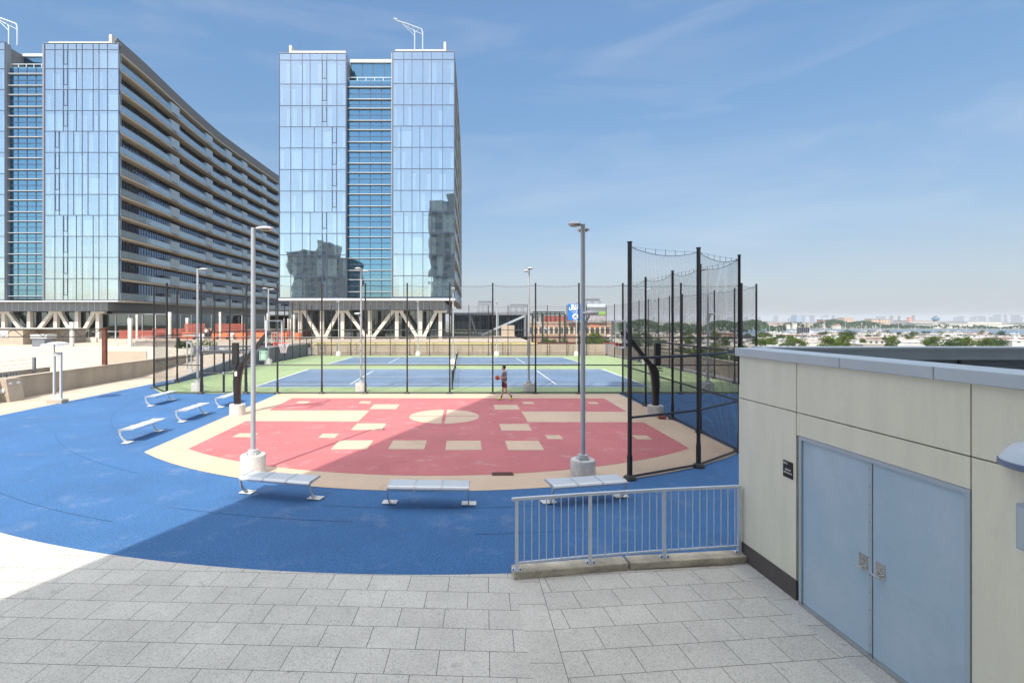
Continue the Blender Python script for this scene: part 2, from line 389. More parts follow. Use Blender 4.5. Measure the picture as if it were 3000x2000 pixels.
# blue rubber play surface, two sheets (flat part + the part that falls away)
b1 = arc(-0.65, 29.5, 21.4, -19.5, 8.0, 60)
poly = b1 + [(17.1, 12.0), (17.1, 32.4), (-18.0, 32.4), (-18.0, 41.5), (-19.5, 41.5)]
bs = MB().sheet(poly, 0.004)
bs.sheet([(-19.5, 41.5), (-18.0, 41.5), (-18.0, 62.0), (-19.5, 62.0)], lambda x, y: slope(x, y) + 0.004)
grv = MB().sheet([(17.1, 28.4), (18.45, 28.4), (18.45, 41.5), (17.1, 41.5)], 0.004); grv.sheet([(17.1, 41.5), (18.45, 41.5), (18.45, 62.4), (17.1, 62.4)], lambda x, y: slope(x, y) + 0.004)
struct(grv.build('gravel_strip', M('grey_gravel', (0.36, 0.36, 0.37), .95, grain=.5, gscale=14)), 'grey gravel strip outside the tennis fence')
struct(bs.build('blue_rubber_surface', blue_rub), 'speckled blue rubber surface of the play deck')
sm_ = MB()
for R_, xa_, xb_ in ((19.35, -6.4, -2.2), (18.55, -3.1, 1.6), (19.9, 0.2, 2.6), (17.9, -14.5, -8.5), (20.3, -12.0, -7.0), (16.2, -17.5, -12.5)):
    a_ = arc(-0.65, 29.5, R_, xa_, xb_, 16); sm_.sheet(a_ + [(x, y + .014) for x, y in reversed(a_)], 0.008)
struct(sm_.build('rubber_seam', M('dark_blue_seam', (0.012, 0.05, 0.13), .9)), 'faint dark seams in the blue rubber')
# pavers
fr = [p for p in arc(-0.65, 29.5, 21.4, -19.5, 0.785, 50)]
struct(MB().sheet([(-19.5, -0.6), (0.785, -0.6)] + list(reversed(fr)), 0.008).build('paving', pav_l), 'grey concrete slabs laid in running bond')
struct(MB().sheet([(0.785, -0.6), (1.18, -0.6), (1.18, 8.1), (0.785, 8.2)], 0.008).build('paving_border', pav_s))
struct(MB().sheet([(1.18, -0.6), (4.95, -0.6), (4.42, 8.4), (1.18, 8.1)], 0.008).build('paving_field', pav_r))
struct(MB().sheet([(4.95, -0.6), (5.35, -0.6), (4.72, 8.8), (4.42, 8.4)], 0.008).build('paving_strip', pav_w))
# basketball court: tan field, red paint, tan tiles
tanp = arc(-0.65, 25.4, 13.37, -9.73, 8.42, 60) + [(8.42, 27.72), (-10.05, 27.72)]
struct(MB().sheet(tanp, 0.012).build('court_tan_field', tan_pnt), 'tan acrylic border of the basketball court')
def raster_poly(mb, poly, z): mb.sheet(poly, z)
red = MB()
red.sheet(arc(-0.78, 25.7, 12.48, -8.58, 7.06, 60) + [(7.06, 20.05), (-8.62, 20.3)], 0.016)
red.sheet([(-8.63, 22.68), (-4.16, 22.68), (-4.16, 20.26), (-8.63, 20.26 + 0.04)][:0] or [(-4.16, 20.24), (2.53, 20.1), (2.53, 22.45), (-4.16, 22.65)], 0.016)
red.sheet([(-8.63, 22.68), (-4.16, 22.65), (2.53, 22.45), (7.12, 22.35), (7.18, 26.15), (-8.76, 26.2)], 0.016)
struct(red.build('court_red_field', red_pnt), 'red acrylic playing area of the basketball court')
def z2(x, y): return (1000 + x / 3.92, 1140 + y / 3.92)
def z1(x, y): return (400 + x / 3.92, 1140 + y / 3.92)
def z3(x, y): return (1600 + x / 3.92, 1140 + y / 3.92)
tiles = [(z2(225,141), z2(323,165)), (z2(378,177), z2(630,231)), (z2(185,396), z2(462,473)), (z2(595,592), z2(952,694)),
         (z2(1210,595), z2(1612,703)), (z2(1880,597), z2(2330,704)), (z2(1748,183), z2(2052,238)), (z2(1813,403), z2(2190,480)),
         (z2(2075,148), z2(2220,172)), (z1(2140,516), z1(2275,562)), (z1(1868,142), z1(1960,163)), (z3(470,150), z3(612,172)),
         (z3(975,533), z3(1222,580)), (z3(-15,530), z3(195,577)), (z1(1185,510), z1(1325,555))]
tm = MB()
def rectp(x0, x1, y0, y1, z=0.020): tm.sheet([(x0, y0), (x1, y0), (x1, y1), (x0, y1)], z)
for a, b in tiles:
    p = G(*a); q = G(*b); rectp(p[0], q[0], q[1], p[1])
rectp(-4.12, -3.0, 15.88, 17.05)
cc = (-0.80, 21.3)
for sx in (-1, 1):
    for sy in (-1, 1):
        pts = []
        for i in range(17):
            a = math.pi / 2 * i / 16; x = 1.45 * math.cos(a); y = 1.52 * math.sin(a)
            pts.append((cc[0] + sx * max(x, 0.07), cc[1] + sy * max(y, 0.045)))
        pts.append((cc[0] + sx * 0.07, cc[1] + sy * 0.045))
        if sx * sy < 0: pts.reverse()
        tm.sheet(pts, 0.020)
struct(tm.build('court_tan_marking', tan_pnt), 'tan rectangles and centre roundel painted on the red court')
# tennis enclosure
g1 = MB(); g1.sheet([(-18.2, 30.0), (-16.4, 27.85), (15.1, 27.85), (16.3, 28.5), (17.1, 32.3), (17.1, 41.5), (-18.2, 41.5)], 0.008)
g1.sheet([(-18.2, 41.5), (17.1, 41.5), (17.1, 61.4), (-18.2, 61.4)], lambda x, y: slope(x, y) + 0.008)
struct(g1.build('court_green_field', green_pnt), 'green acrylic surround of the tennis courts')
def tennis(y0, y1, xc=-0.65, n=''):
    zf = lambda h: (lambda x, y: slope(x, y) + h)
    L2 = 11.885; w = 0.06
    m = MB(); m.sheet([(xc-L2, y0), (xc+L2, y0), (xc+L2, y1), (xc-L2, y1)], zf(0.012)); struct(m.build('tennis_court_surface', court_bl))
    l = MB()
    def hl(y, a, b, ww=w): l.sheet([(xc+a, y-ww/2), (xc+b, y-ww/2), (xc+b, y+ww/2), (xc+a, y+ww/2)], zf(0.016))
    def vl(x, a, b, ww=w): l.sheet([(xc+x-ww/2, a), (xc+x+ww/2, a), (xc+x+ww/2, b), (xc+x-ww/2, b)], zf(0.016))
    s = (y1 - y0) / 10.97
    ys, ye = y0 + 1.37 * s, y1 - 1.37 * s; ym = (y0 + y1) / 2
    for y in (y0, y1, ys, ye): hl(y, -L2 + w, L2 - w)
    hl(ym, -6.4 + w/2, 6.4 - w/2)
    for x in (-L2 + w/2, L2 - w/2): vl(x, y0 - w/2, y1 + w/2, 0.09)
    for x in (-6.4, 6.4): vl(x, ys + w/2, ye - w/2)
    struct(l.build('tennis_court_line', line_wh))
tennis(30.45, 41.42); tennis(46.9, 57.75)

# ------------------------------------------------------------------ tennis nets
post_gr = M('dark_green_post', (0.03, 0.05, 0.04), 0.5)
def tnet(y0, y1, label):
    zb = slope(0, (y0 + y1) / 2)
    t = thing('tennis_net', label, 'tennis net', (-0.65, (y0+y1)/2, zb), group='nets on the tennis courts')
    n = 100; hw = (y1 - y0) / 2; m = MB(); band = MB()
    top = lambda y: 0.93 + 0.14 * (abs(y) / hw) ** 1.3
    for i in range(n + 1):
        y = -hw + 2 * hw * i / n; m.box(-0.002, 0.002, y - 0.002, y + 0.002, 0.03, top(y) - 0.05)
    for k in range(9):
        for i in range(16):
            ya = -hw + 2*hw*i/16; yb = -hw + 2*hw*(i+1)/16; f = 0.04 + k / 9.0
            m.bar((0, ya, f * (top(ya) - 0.05)), (0, yb, f * (top(yb) - 0.05)), 0.003)
    m.build('net_mesh', net_m, t, local=True)
    for i in range(16):
        ya = -hw + 2*hw*i/16; yb = -hw + 2*hw*(i+1)/16
        band.bar((0, ya, top(ya)-0.03), (0, yb, top(yb)-0.03), 0.012, 0.065)
    band.build('white_band', sign_wh, t, local=True)
    MB().bar((0, 0, 0.02), (0, 0, 0.93), 0.012, 0.06, up=(0,1,0)).build('centre_strap', sign_wh, t, local=True)
    for s in (-1, 1):
        p = MB(); p.lathe([(0.045, 0), (0.045, 1.09), (0.0, 1.11)], (0, s * hw, 0), 12); p.box(-0.09, 0.09, s*hw - 0.07, s*hw + 0.07, 0.012, 0.03)
        p.build('post', post_gr, t, local=True, smooth=True)
tnet(29.6, 42.3, 'black tennis net with a white top band on the nearer blue court')
tnet(46.1, 58.6, 'tennis net on the farther court, close to the back wall')

# ------------------------------------------------------------------ chain link and netting panels (unit bays, real wires)
def chain_mesh(w, h, per, t):
    mb = MB()
    def seg(x0, z0, x1, z1):
        d = math.hypot(x1-x0, z1-z0); nx, nz = -(z1-z0)/d*t/2, (x1-x0)/d*t/2
        mb.add([(x0+nx, 0, z0+nz), (x0-nx*0.5, t*0.43, z0-nz*0.5), (x0-nx*0.5, -t*0.43, z0-nz*0.5),
                (x1+nx, 0, z1+nz), (x1-nx*0.5, t*0.43, z1-nz*0.5), (x1-nx*0.5, -t*0.43, z1-nz*0.5)], [(0,1,4,3), (1,2,5,4), (2,0,3,5)])
    k = 1.25
    n = int((w + h / k) / per) + 1
    for i in range(n):
        c = -h / k + i * per + 0.5 * per
        x0, z0 = (c, 0.0) if c >= 0 else (0.0, -c * k)
        x1, z1 = (c + h / k, h) if c + h / k <= w else (w, (w - c) * k)
        if x1 - x0 > 0.01:
            seg(x0, z0, x1, z1); seg(w - x0, z0, w - x1, z1)
    me = mb.build('tmp_chain', wire_m); d = me.data; bpy.data.objects.remove(me); d.name = 'chain_link'; return d
def net_mesh(w, h, per, t, sag=0.10, seed=0):
    mb = MB(); rnd = random.Random(seed)
    def P(x, f):
        s = 4 * (x / w) * (1 - x / w)
        top = h - sag * s; pinch = 0.06 * math.sin(math.pi * f) * (1 - 2 * x / w)
        return (x + pinch, 0.05 * math.sin(math.pi * f) * s, f * top)
    def seg(a, b, r=t):
        a = Vector(a); b = Vector(b); d = (b - a).normalized()
        s = d.cross(Vector((0, 1, 0))).normalized() * r * 0.5; q = Vector((0, 1, 0)) * r * 0.5
        o = [a + s, a - s * 0.5 + q, a - s * 0.5 - q, b + s, b - s * 0.5 + q, b - s * 0.5 - q]
        mb.add(o, [(0,1,4,3), (1,2,5,4), (2,0,3,5)])
    nx = int(w / per); nz = int(h / per)
    for i in range(nx + 1):
        x = w * i / nx
        for k in range(6): seg(P(x, k / 6), P(x, (k + 1) / 6))
    for j in range(nz + 1):
        f = j / nz
        for k in range(6): seg(P(w * k / 6, f), P(w * (k + 1) / 6, f))
    for k in range(10): seg(P(w * k / 10, 1), P(w * (k + 1) / 10, 1), 0.018)
    for k in range(7):
        x = w * (k + 0.5) / 7; p = P(x, 1); seg(p, (x, 0, h + 0.01 - 0.02 * 4 * (x/w) * (1-x/w)), 0.012)
    for k in range(4): seg((w*k/4, 0, h - 0.03*4*(k/4)*(1-k/4)), (w*(k+1)/4, 0, h - 0.03*4*((k+1)/4)*(1-(k+1)/4)), 0.007)
    me = mb.build('tmp_net', net_m); d = me.data; bpy.data.objects.remove(me); d.name = 'netting'; return d
CH_F = chain_mesh(2.4, 3.0, 0.075, 0.0040)
CH_N = chain_mesh(3.0, 3.0, 0.062, 0.0056)
NT_F = net_mesh(2.4, 2.82, 0.075, 0.0030)
NT_N = net_mesh(3.0, 2.82, 0.058, 0.0030, sag=0.17, seed=3)
_pm = MB()
_pm.box(-0.037, 0.037, -0.037, 0.037, 0.0, 5.98); _pm.box(-0.046, 0.046, -0.046, 0.046, 5.98, 6.01)
_pm.box(-0.046, 0.046, -0.046, 0.046, 0.03, 0.62); _pm.lathe([(0.17, 0), (0.17, 0.03), (0.13, 0.09), (0.06, 0.12)], (0,0,0), 14)
_po = _pm.build('tmp_post', black_m); POST = _po.data; bpy.data.objects.remove(_po); POST.name = 'post'
def link(name, data, parent, loc, rz=0.0, scale=(1,1,1)):
    o = bpy.data.objects.new(name, data); COL.objects.link(o); o.parent = parent
    l = wloc(parent); o.location = (loc[0]-l[0], loc[1]-l[1], loc[2]-l[2]); o.rotation_euler = (0, 0, rz); o.scale = scale
    return o
def fence(label, pts, near=False, gate=None, skip=(), ends=(True, True), net_skip=()):
    p0 = pts[0]; t = thing('court_fence', label, 'fence', (p0[0], p0[1], slope(*p0)))
    ch, nt, w0 = (CH_N, NT_N, 3.0) if near else (CH_F, NT_F, 2.4)
    for i, (x, y) in enumerate(pts):
        if (i == 0 and not ends[0]) or (i == len(pts)-1 and not ends[1]): continue
        link('post', POST, t, (x, y, slope(x, y)), math.atan2(pts[min(i+1,len(pts)-1)][1]-pts[max(i-1,0)][1], pts[min(i+1,len(pts)-1)][0]-pts[max(i-1,0)][0]))
    for i in range(len(pts) - 1):
        (xa, ya), (xb, yb) = pts[i], pts[i+1]; d = math.hypot(xb-xa, yb-ya); a = math.atan2(yb-ya, xb-xa); z = slope((xa+xb)/2, (ya+yb)/2)
        za, zb = slope(xa, ya), slope(xb, yb)
        if i in net_skip: pass
        else: link('netting', nt, t, (xa, ya, z + 3.06), a, (d / w0, 1, 1))
        r = MB(); r.tube([(xa, ya, za + 3.06), (xb, yb, zb + 3.06)], 0.036, 8)
        r.build('top_rail', rail_blk, t, smooth=True)
        if i == gate: continue
        if i not in skip: link('chain_link', ch, t, (xa, ya, z + 0.05), a, (d / w0, 1, 1))
        MB().tube([(xa, ya, za + 1.56), (xb, yb, zb + 1.56)], 0.032, 8).build('middle_rail', rail_blk, t, smooth=True)
        MB().tube([(xa, ya, za + 0.07), (xb, yb, zb + 0.07)], 0.034, 8).build('bottom_rail', rail_blk, t, smooth=True)
    return t
YF = 27.8
fx = [PX(u, YF) for u in (488.8, 589, 722, 813, 943, 1070.6, 1193, 1317.7, 1443.5, 1569, 1696, 1824.5, 1994.7)] + [15.1]
front_pts = [(-18.2, 30.1)] + [(x, YF) for x in fx] + [(16.3, 28.5)]
ff = fence('tall black fence of chain link and netting between the red court and the tennis courts', front_pts, gate=2)
# gate bay: transom, infill above, two leaves
gx0, gx1 = fx[1], fx[2]; gm = (gx0 + gx1) / 2
MB().tube([(gx0, YF, 2.3), (gx1, YF, 2.3)], 0.042, 8).build('gate_transom', rail_blk, ff, smooth=True)
link('chain_link', chain_mesh(gx1-gx0, 0.7, 0.075, 0.0045), ff, (gx0, YF, 2.33))
for a, b in ((gx0 + 0.07, gm - 0.02), (gm + 0.02, gx1 - 0.07)):
    lf = MB()
    for z in (0.09, 1.12, 2.2): lf.tube([(a, YF, z), (b, YF, z)], 0.034, 8)
    for x in (a, b): lf.tube([(x, YF, 0.07), (x, YF, 2.22)], 0.042, 8)
    g = lf.build('gate_leaf', rail_blk, ff, smooth=True)
    c = bpy.data.objects.new('gate_mesh', chain_mesh(b - a, 2.12, 0.075, 0.0045)); COL.objects.link(c); c.parent = g
    l = wloc(ff); c.location = (a - l[0], YF - l[1], 0.08 - l[2])
MB().box(gm - 0.05, gm + 0.05, YF - 0.06, YF - 0.03, 1.05, 1.2).build('gate_latch', steel_m, ff)
fence('left side fence of the tennis courts, running back beside the grey ramp wall', [(-18.2, 30.1 + 2.44 * i + (0 if i else 0)) for i in range(13)] + [(-18.2, 61.4)], ends=(False, False))
nb = 15
fence('back fence of the tennis courts in front of the beige wall', [(-18.2 + 35.3 * i / nb, 61.4) for i in range(nb + 1)])
fence('right side fence of the tennis courts, running back along the beige parapet', [(16.3, 28.5), (17.1, 32.3), (17.1, 34.9), (17.1, 37.4), (17.1, 40.0), (17.1, 42.5), (17.1, 44.9), (17.1, 47.4), (17.1, 49.9), (17.1, 52.3), (17.1, 54.8), (17.1, 58.0), (17.1, 61.4)], ends=(False, False))
fence('near black fence of chain link and sagging netting round the right end of the court',
      [(4.2, 12.94), (6.43, 14.01), (8.4, 15.6), (8.43, 18.25), (8.45, 20.7), (8.5, 23.9), (8.6, 27.72)], near=True, ends=(True, False))

# ------------------------------------------------------------------ concrete walls round the deck
pw = thing('parapet_wall', 'long low concrete parapet along the left edge of the deck', 'wall', (-22.85, 12, 0))
MB().box(-23.0, -22.7, 6, 43.0, 0, 1.10).build('wall', conc_wall, pw)
MB().box(-23.03, -22.67, 5.97, 43.03, 1.10, 1.14).build('coping', concrete, pw)
bt = MB().box(-22.7, -22.35, 25.0, 25.85, 0, 1.12); bt.add([(-22.35,25.0,1.12),(-22.35,25.85,1.12),(-22.15,25.85,0),(-22.15,25.0,0),(-22.36,25.0,0),(-22.36,25.85,0)], [(0,3,2,1),(0,4,3),(1,2,5)]); bt.build('buttress', concrete, pw)
for y, z in ((25.2, .85), (25.65, .85)):
    d = MB(); d.tube([(-22.35, y, z), (-22.30, y, z)], 0.10, 16); d.build('round_wall_light', white_p, pw, smooth=True)
d = MB(); d.tube([(-22.5, 25.0, .55), (-22.5, 24.95, .55)], 0.11, 16); d.build('round_wall_light', white_p, pw, smooth=True)
MB().tube([(-22.85, 25.6, 1.14), (-22.85, 25.6, 1.3)], 0.03, 8).build('pipe_stub', post_gr, pw)
rw = thing('parapet_wall', 'beige parapet behind the right side fence of the tennis courts', 'wall', (18.6, 30, 0))
MB().box(18.45, 18.8, 22, 63.0, -0.3, 1.08).build('wall', cream_w, rw); MB().box(18.42, 18.83, 21.97, 63.03, 1.08, 1.12).build('coping', concrete, rw)
bw = thing('parapet_wall', 'beige wall with a pale yellow coping across the far end of the tennis courts', 'wall', (0, 62.7, -0.3))
MB().box(-18.3, 18.45, 62.5, 62.8, -0.5, 1.0).build('wall', cream_w, bw)
MB().box(-18.3, 9.0, 62.4, 62.95, 1.0, 1.22).build('coping', yel_m, bw)
for i in range(13):
    x = -16.9 + i * 2.75; MB().box(x-0.05, x+0.05, 62.42, 62.5, -0.4, 0.8).build('wall_rib', groove_m, bw)
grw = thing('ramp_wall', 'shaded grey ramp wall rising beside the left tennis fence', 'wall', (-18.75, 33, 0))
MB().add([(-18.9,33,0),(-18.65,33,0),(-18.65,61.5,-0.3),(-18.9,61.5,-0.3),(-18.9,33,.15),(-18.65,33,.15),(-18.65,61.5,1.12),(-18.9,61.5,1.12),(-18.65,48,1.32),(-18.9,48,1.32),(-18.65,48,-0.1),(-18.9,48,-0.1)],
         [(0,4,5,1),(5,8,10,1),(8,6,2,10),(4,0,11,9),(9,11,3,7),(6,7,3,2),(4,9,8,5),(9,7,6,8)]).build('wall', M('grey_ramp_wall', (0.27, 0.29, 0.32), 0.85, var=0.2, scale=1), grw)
rp_ = MB().add([(-24,36,0.02),(-18.9,36,0.02),(-18.9,46.6,.9),(-24,46.6,.9),(-18.9,47.3,1.09),(-24,47.3,1.09),(-18.9,63,1.09),(-24,63,1.09)], [(0,1,2,3),(5,4,6,7)])
struct(rp_.build('ramp', concrete), 'beige concrete ramp climbing behind the tennis fence')
# plaza beyond
struct(MB().prism([(-110, 47), (-24, 47), (-24, 62.98), (9, 62.98), (9, 120), (-110, 120)], 0.6, 1.08).build('plaza', concrete), 'pale plaza deck under the glass towers')

# ------------------------------------------------------------------ railing, kerb
ck = thing('kerb', 'pale weathered stone kerb in two pieces under the silver railing', 'kerb', (2.7, 8.3, 0))
def kerbseg(p, q, w=0.26, h=0.125):
    (xa, ya), (xb, yb) = p, q
    m = MB(); m.prism([(xa, ya), (xb, yb), (xb - 0.02, yb + w), (xa - 0.02, ya + w)], 0.0, h)
    o = m.build('kerb_stone', curb_c, ck); b = o.modifiers.new('bev', 'BEVEL'); b.width = 0.018; b.segments = 3
kerbseg((0.78, 7.94), (2.66, 8.245)); kerbseg((2.70, 8.25), (4.70, 8.475))
rl = thing('railing', 'silver metal picket railing standing on the stone kerb', 'railing', (2.75, 8.3, 0.125))
rpt = [(0.833, 8.02), (2.04, 8.25), (3.31, 8.45), (4.64, 8.62)]
topz = 1.235
def on(i, f):
    a, b = rpt[i], rpt[i+1]; return (a[0] + (b[0]-a[0]) * f, a[1] + (b[1]-a[1]) * f)
for (x, y) in rpt:
    p = MB(); p.box(x-0.024, x+0.024, y-0.03, y+0.03, 0.135, topz - 0.02).box(x-0.07, x+0.07, y-0.05, y+0.05, 0.125, 0.137)
    o = p.build('post', alu, rl); b = MB()
    for sx in (-1, 1): b.lathe([(0.012, 0), (0.012, 0.02), (0, 0.025)], (x + sx*0.052, y - 0.03, 0.137), 8)
    bo = b.build('bolt', dark_m, rl); 
for i in range(3):
    a, b = rpt[i], rpt[i+1]
    MB().bar((a[0]+.024, a[1], 0.235), (b[0]-.024, b[1], 0.235), 0.03, 0.025).build('bottom_rail', alu, rl)
    for k in range(1, 10 if i < 2 else 11):
        x, y = on(i, k / (10 if i < 2 else 10.6)); MB().tube([(x, y, 0.247), (x, y, topz - 0.03)], 0.0085, 8).build('picket', alu, rl, smooth=True)
tr = MB(); pp = [(0.76, 8.0, topz)] + [(x, y, topz) for x, y in rpt] + [(4.66, 8.62, topz)]
for i in range(len(pp) - 1): tr.bar(pp[i], pp[i+1], 0.055, 0.04)
tr.build('handrail', alu, rl)

# ------------------------------------------------------------------ service building on the right
sb = thing('service_building', 'low pale service building with a metal coping and blue double doors on the right', 'building', (8, 4, 0))
DX = 0.063
def wx(y): return 4.72 + DX * (8.41 - y)
Y0, Y1, ZT = -0.45, 8.72, 3.42
wallmb = lambda ya, yb, za, zb, off=0.0, th=0.05: MB().add(
    [(wx(ya)+off, ya, za), (wx(yb)+off, yb, za), (wx(yb)+off, yb, zb), (wx(ya)+off, ya, zb), (wx(ya)+off+th, ya, za), (wx(yb)+off+th, yb, za), (wx(yb)+off+th, yb, zb), (wx(ya)+off+th, ya, zb)],
    [(0,3,2,1), (4,5,6,7), (0,1,5,4), (3,7,6,2), (0,4,7,3), (1,2,6,5)])
core = MB().prism([(wx(Y0)+0.06, Y0), (30, Y0), (30, Y1-0.01), (wx(Y1)+0.06, Y1-0.01)], 0.0, 2.84); core.build('core_wall', groove_m, sb)
g = 0.008; dy0, dy1, dz = 4.98, 7.30, 2.385; jz = 2.71
for (ya, yb, za, zb) in ((Y0, 2.6-g, jz+g, ZT), (2.6+g, dy0-g, jz+g, ZT), (dy0+g, 7.36-g, jz+g, ZT), (7.36+g, Y1, jz+g, ZT),
                         (Y0, 2.6-g, .30, jz-g), (2.6+g, dy0-g, .30, jz-g), (dy0+g, dy1+.005, dz+.005, jz-g), (7.36+g, Y1, .30, jz-g), (dy1+.01, 7.36-g, .30, jz-g)):
    wallmb(ya, yb, za, zb).build('wall_panel', wall_m, sb)
MB().prism([(wx(Y1), Y1-0.009), (30, Y1-0.009), (30, Y1+0.02), (wx(Y1), Y1+0.02)], 0, 2.93).build('end_wall', wall_m, sb)
for ya, yb in ((Y0, dy0-0.06), (dy1+0.06, Y1+0.03)):
    wallmb(ya, yb, 0.0, 0.30, -0.012, 0.08).build('plinth', plinth_m, sb)
cuts = [Y0, 2.2, 4.05, 5.62, 7.15+0.0, Y1 + 0.06]
cuts = [Y0, 2.0, 3.7, 5.31, 6.53, Y1 + 0.06]
for i in range(len(cuts) - 1):
    a, b = cuts[i] + (0.004 if i else 0), cuts[i+1] - 0.004 * (i < len(cuts)-2)
    c = wallmb(a, b, 3.42, 3.56, -0.05, 0.5); o = c.build('coping', cap_m, sb); bv = o.modifiers.new('b', 'BEVEL'); bv.width = 0.012; bv.segments = 2
MB().prism([(wx(Y0)+0.45, Y0), (30, Y0), (30, Y1), (wx(Y1)+0.45, Y1)], 2.85, 2.92).build('roof', M('grey_roof_membrane', (0.3,0.3,0.3), 0.9), sb)
# door set
dfm = wallmb(dy0, dy0+0.05, 0.02, dz, -0.012, 0.1); 
for q in (wallmb(dy1-0.05, dy1, 0.02, dz, -0.012, 0.1), wallmb(dy0+.05, dy1-.05, dz-0.05, dz, -0.012, 0.1)): dfm.add(q.v, q.f)
dfr = dfm.build('door_frame', frame_m, sb)
wallmb(dy1, dy1+0.055, 0.30, dz, -0.006, 0.03).build('jamb_seal', M('weathered_sealant', (0.19, 0.18, 0.13), 0.9, var=0.3, scale=6), sb)
ym = 6.11
for ya, yb, nm in ((dy0+.055, ym-0.012, 'door'), (ym+.006, dy1-.055, 'door')):
    dd = wallmb(ya, yb, 0.045, dz-0.057, 0.012, 0.045).build(nm, door_m, sb); 
    s = 1 if ya > ym else -1
    hy = ym + s * 0.12
    pl = wallmb(min(hy-.06, hy+.06), max(hy-.06, hy+.06), 1.02, 1.19, 0.004, 0.008).build('lock_plate', steel_m, None); pl.parent = dd
    l = wloc(sb)
    pl.location = (-l[0], -l[1], -l[2])
    hd = MB(); x = wx(hy)
    hd.tube([(x+0.012, hy, 1.04), (x-0.055, hy, 1.04)], 0.012, 8); hd.tube([(x-0.05, hy-0.06, 1.04), (x-0.05, hy+0.07, 1.04)], 0.013, 10)
    hd.lathe([(0.02, 0), (0.02, 0.02)], (x, hy, 1.11), 10)
    hh = hd.build('handle', steel_m, None, smooth=True); hh.parent = dd; hh.location = (-l[0], -l[1], -l[2])
asm = wallmb(ym-0.006, ym+0.045, 0.05, dz-0.06, 0.002, 0.009); astr = asm.build('astragal', frame_m, sb)
bb = MB()
for k in range(11):
    z = 0.15 + k * 0.21; bb.tube([(wx(ym+.02)+0.0021, ym+.02, z), (wx(ym+.02)-0.003, ym+.02, z)], 0.005, 6)
bb.build('screw', dark_m, sb)
wallmb(dy0+.05, dy1-.05, 0.012, 0.045, -0.05, 0.10).build('threshold', steel_m, sb)
# second, louvred screen behind
ls = thing('louvred_screen', 'dark grey louvred plant screen behind the service building roof', 'screen', (14, 10.6, 0))
MB().box(6.15, 30, 10.5, 10.75, 0, 2.4).build('base_wall', screen_m, ls)
MB().box(6.12, 30, 10.42, 10.8, 3.22, 3.44).build('coping', screen_m, ls)
MB().box(6.10, 30, 10.38, 10.84, 3.44, 3.475).build('coping_cap', cap_m, ls)
MB().box(6.2, 30, 10.56, 10.7, 2.4, 3.22).build('backing', louv_m, ls)
for i in range(12):
    xa = 6.15 + i * 2.0
    m = MB()
    for k in range(16): 
        z = 2.42 + k * 0.05; m.add([(xa+.02,10.47,z),(xa+1.95,10.47,z),(xa+1.95,10.53,z+.035),(xa+.02,10.53,z+.035)], [(0,1,2,3)])
    m.build('louvre_panel', louv_m, ls); MB().box(xa-.03, xa+.015, 10.46, 10.5, 2.4, 3.22).build('mullion', dark_m, ls)
# wall sign
sy0, sy1 = 7.46, 7.62
ws = thing('wall_sign', 'small black sign with white lettering on the wall left of the blue doors', 'sign', (wx(7.55)-0.01, 7.55, 1.75))
sza = 1.72; wallmb(7.425, 7.625, sza, sza + 0.24, -0.012, 0.011).build('plate', dark_m, ws)
ang = math.atan2(-1, DX)   # direction of the wall towards the viewer
for s_, y_, z_, sz_ in (('1013', 7.575, 0.19, 0.045), ('SERVICE', 7.52, 0.105, 0.034), ('ENTRANCE', 7.52, 0.06, 0.034)):
    text('lettering', s_, sz_, sign_wh, ws, (wx(y_)-0.0135, y_, sza + z_), rot=(R(90), 0, ang), ext=0.001)
# wall lamp and box at the right edge
wl = thing('wall_light', 'blue-grey domed wall light on the service building, at the right edge', 'wall light', (wx(4.42), 4.42, 2.75))
prof = [(0.0, 0.25), (0.10, 0.24), (0.2, 0.20), (0.27, 0.12), (0.30, 0.06)]
MB().lathe(list(reversed(prof)), (wx(4.40), 4.40, 2.74), 28, sx=0.7).build('dome', M('pale_lamp_dome', (0.55, 0.62, 0.70), 0.3), wl, smooth=True)
MB().lathe([(0.0, 0.0), (0.29, 0.0), (0.315, 0.015), (0.315, 0.055), (0.30, 0.06)], (wx(4.40), 4.40, 2.74), 28, sx=0.7).build('rim_band', M('slate_lamp_band', (0.12, 0.17, 0.27), 0.4), wl, smooth=True)
bx_ = thing('wall_box', 'small grey electrical box below the wall light at the right edge', 'electrical box', (wx(4.4), 4.4, 2.0))
wallmb(4.30, 4.535, 2.02, 2.42, -0.07, 0.07).build('box', frame_m, bx_); wallmb(4.32, 4.515, 2.04, 2.40, -0.082, 0.012).build('cover', cap_m, bx_)

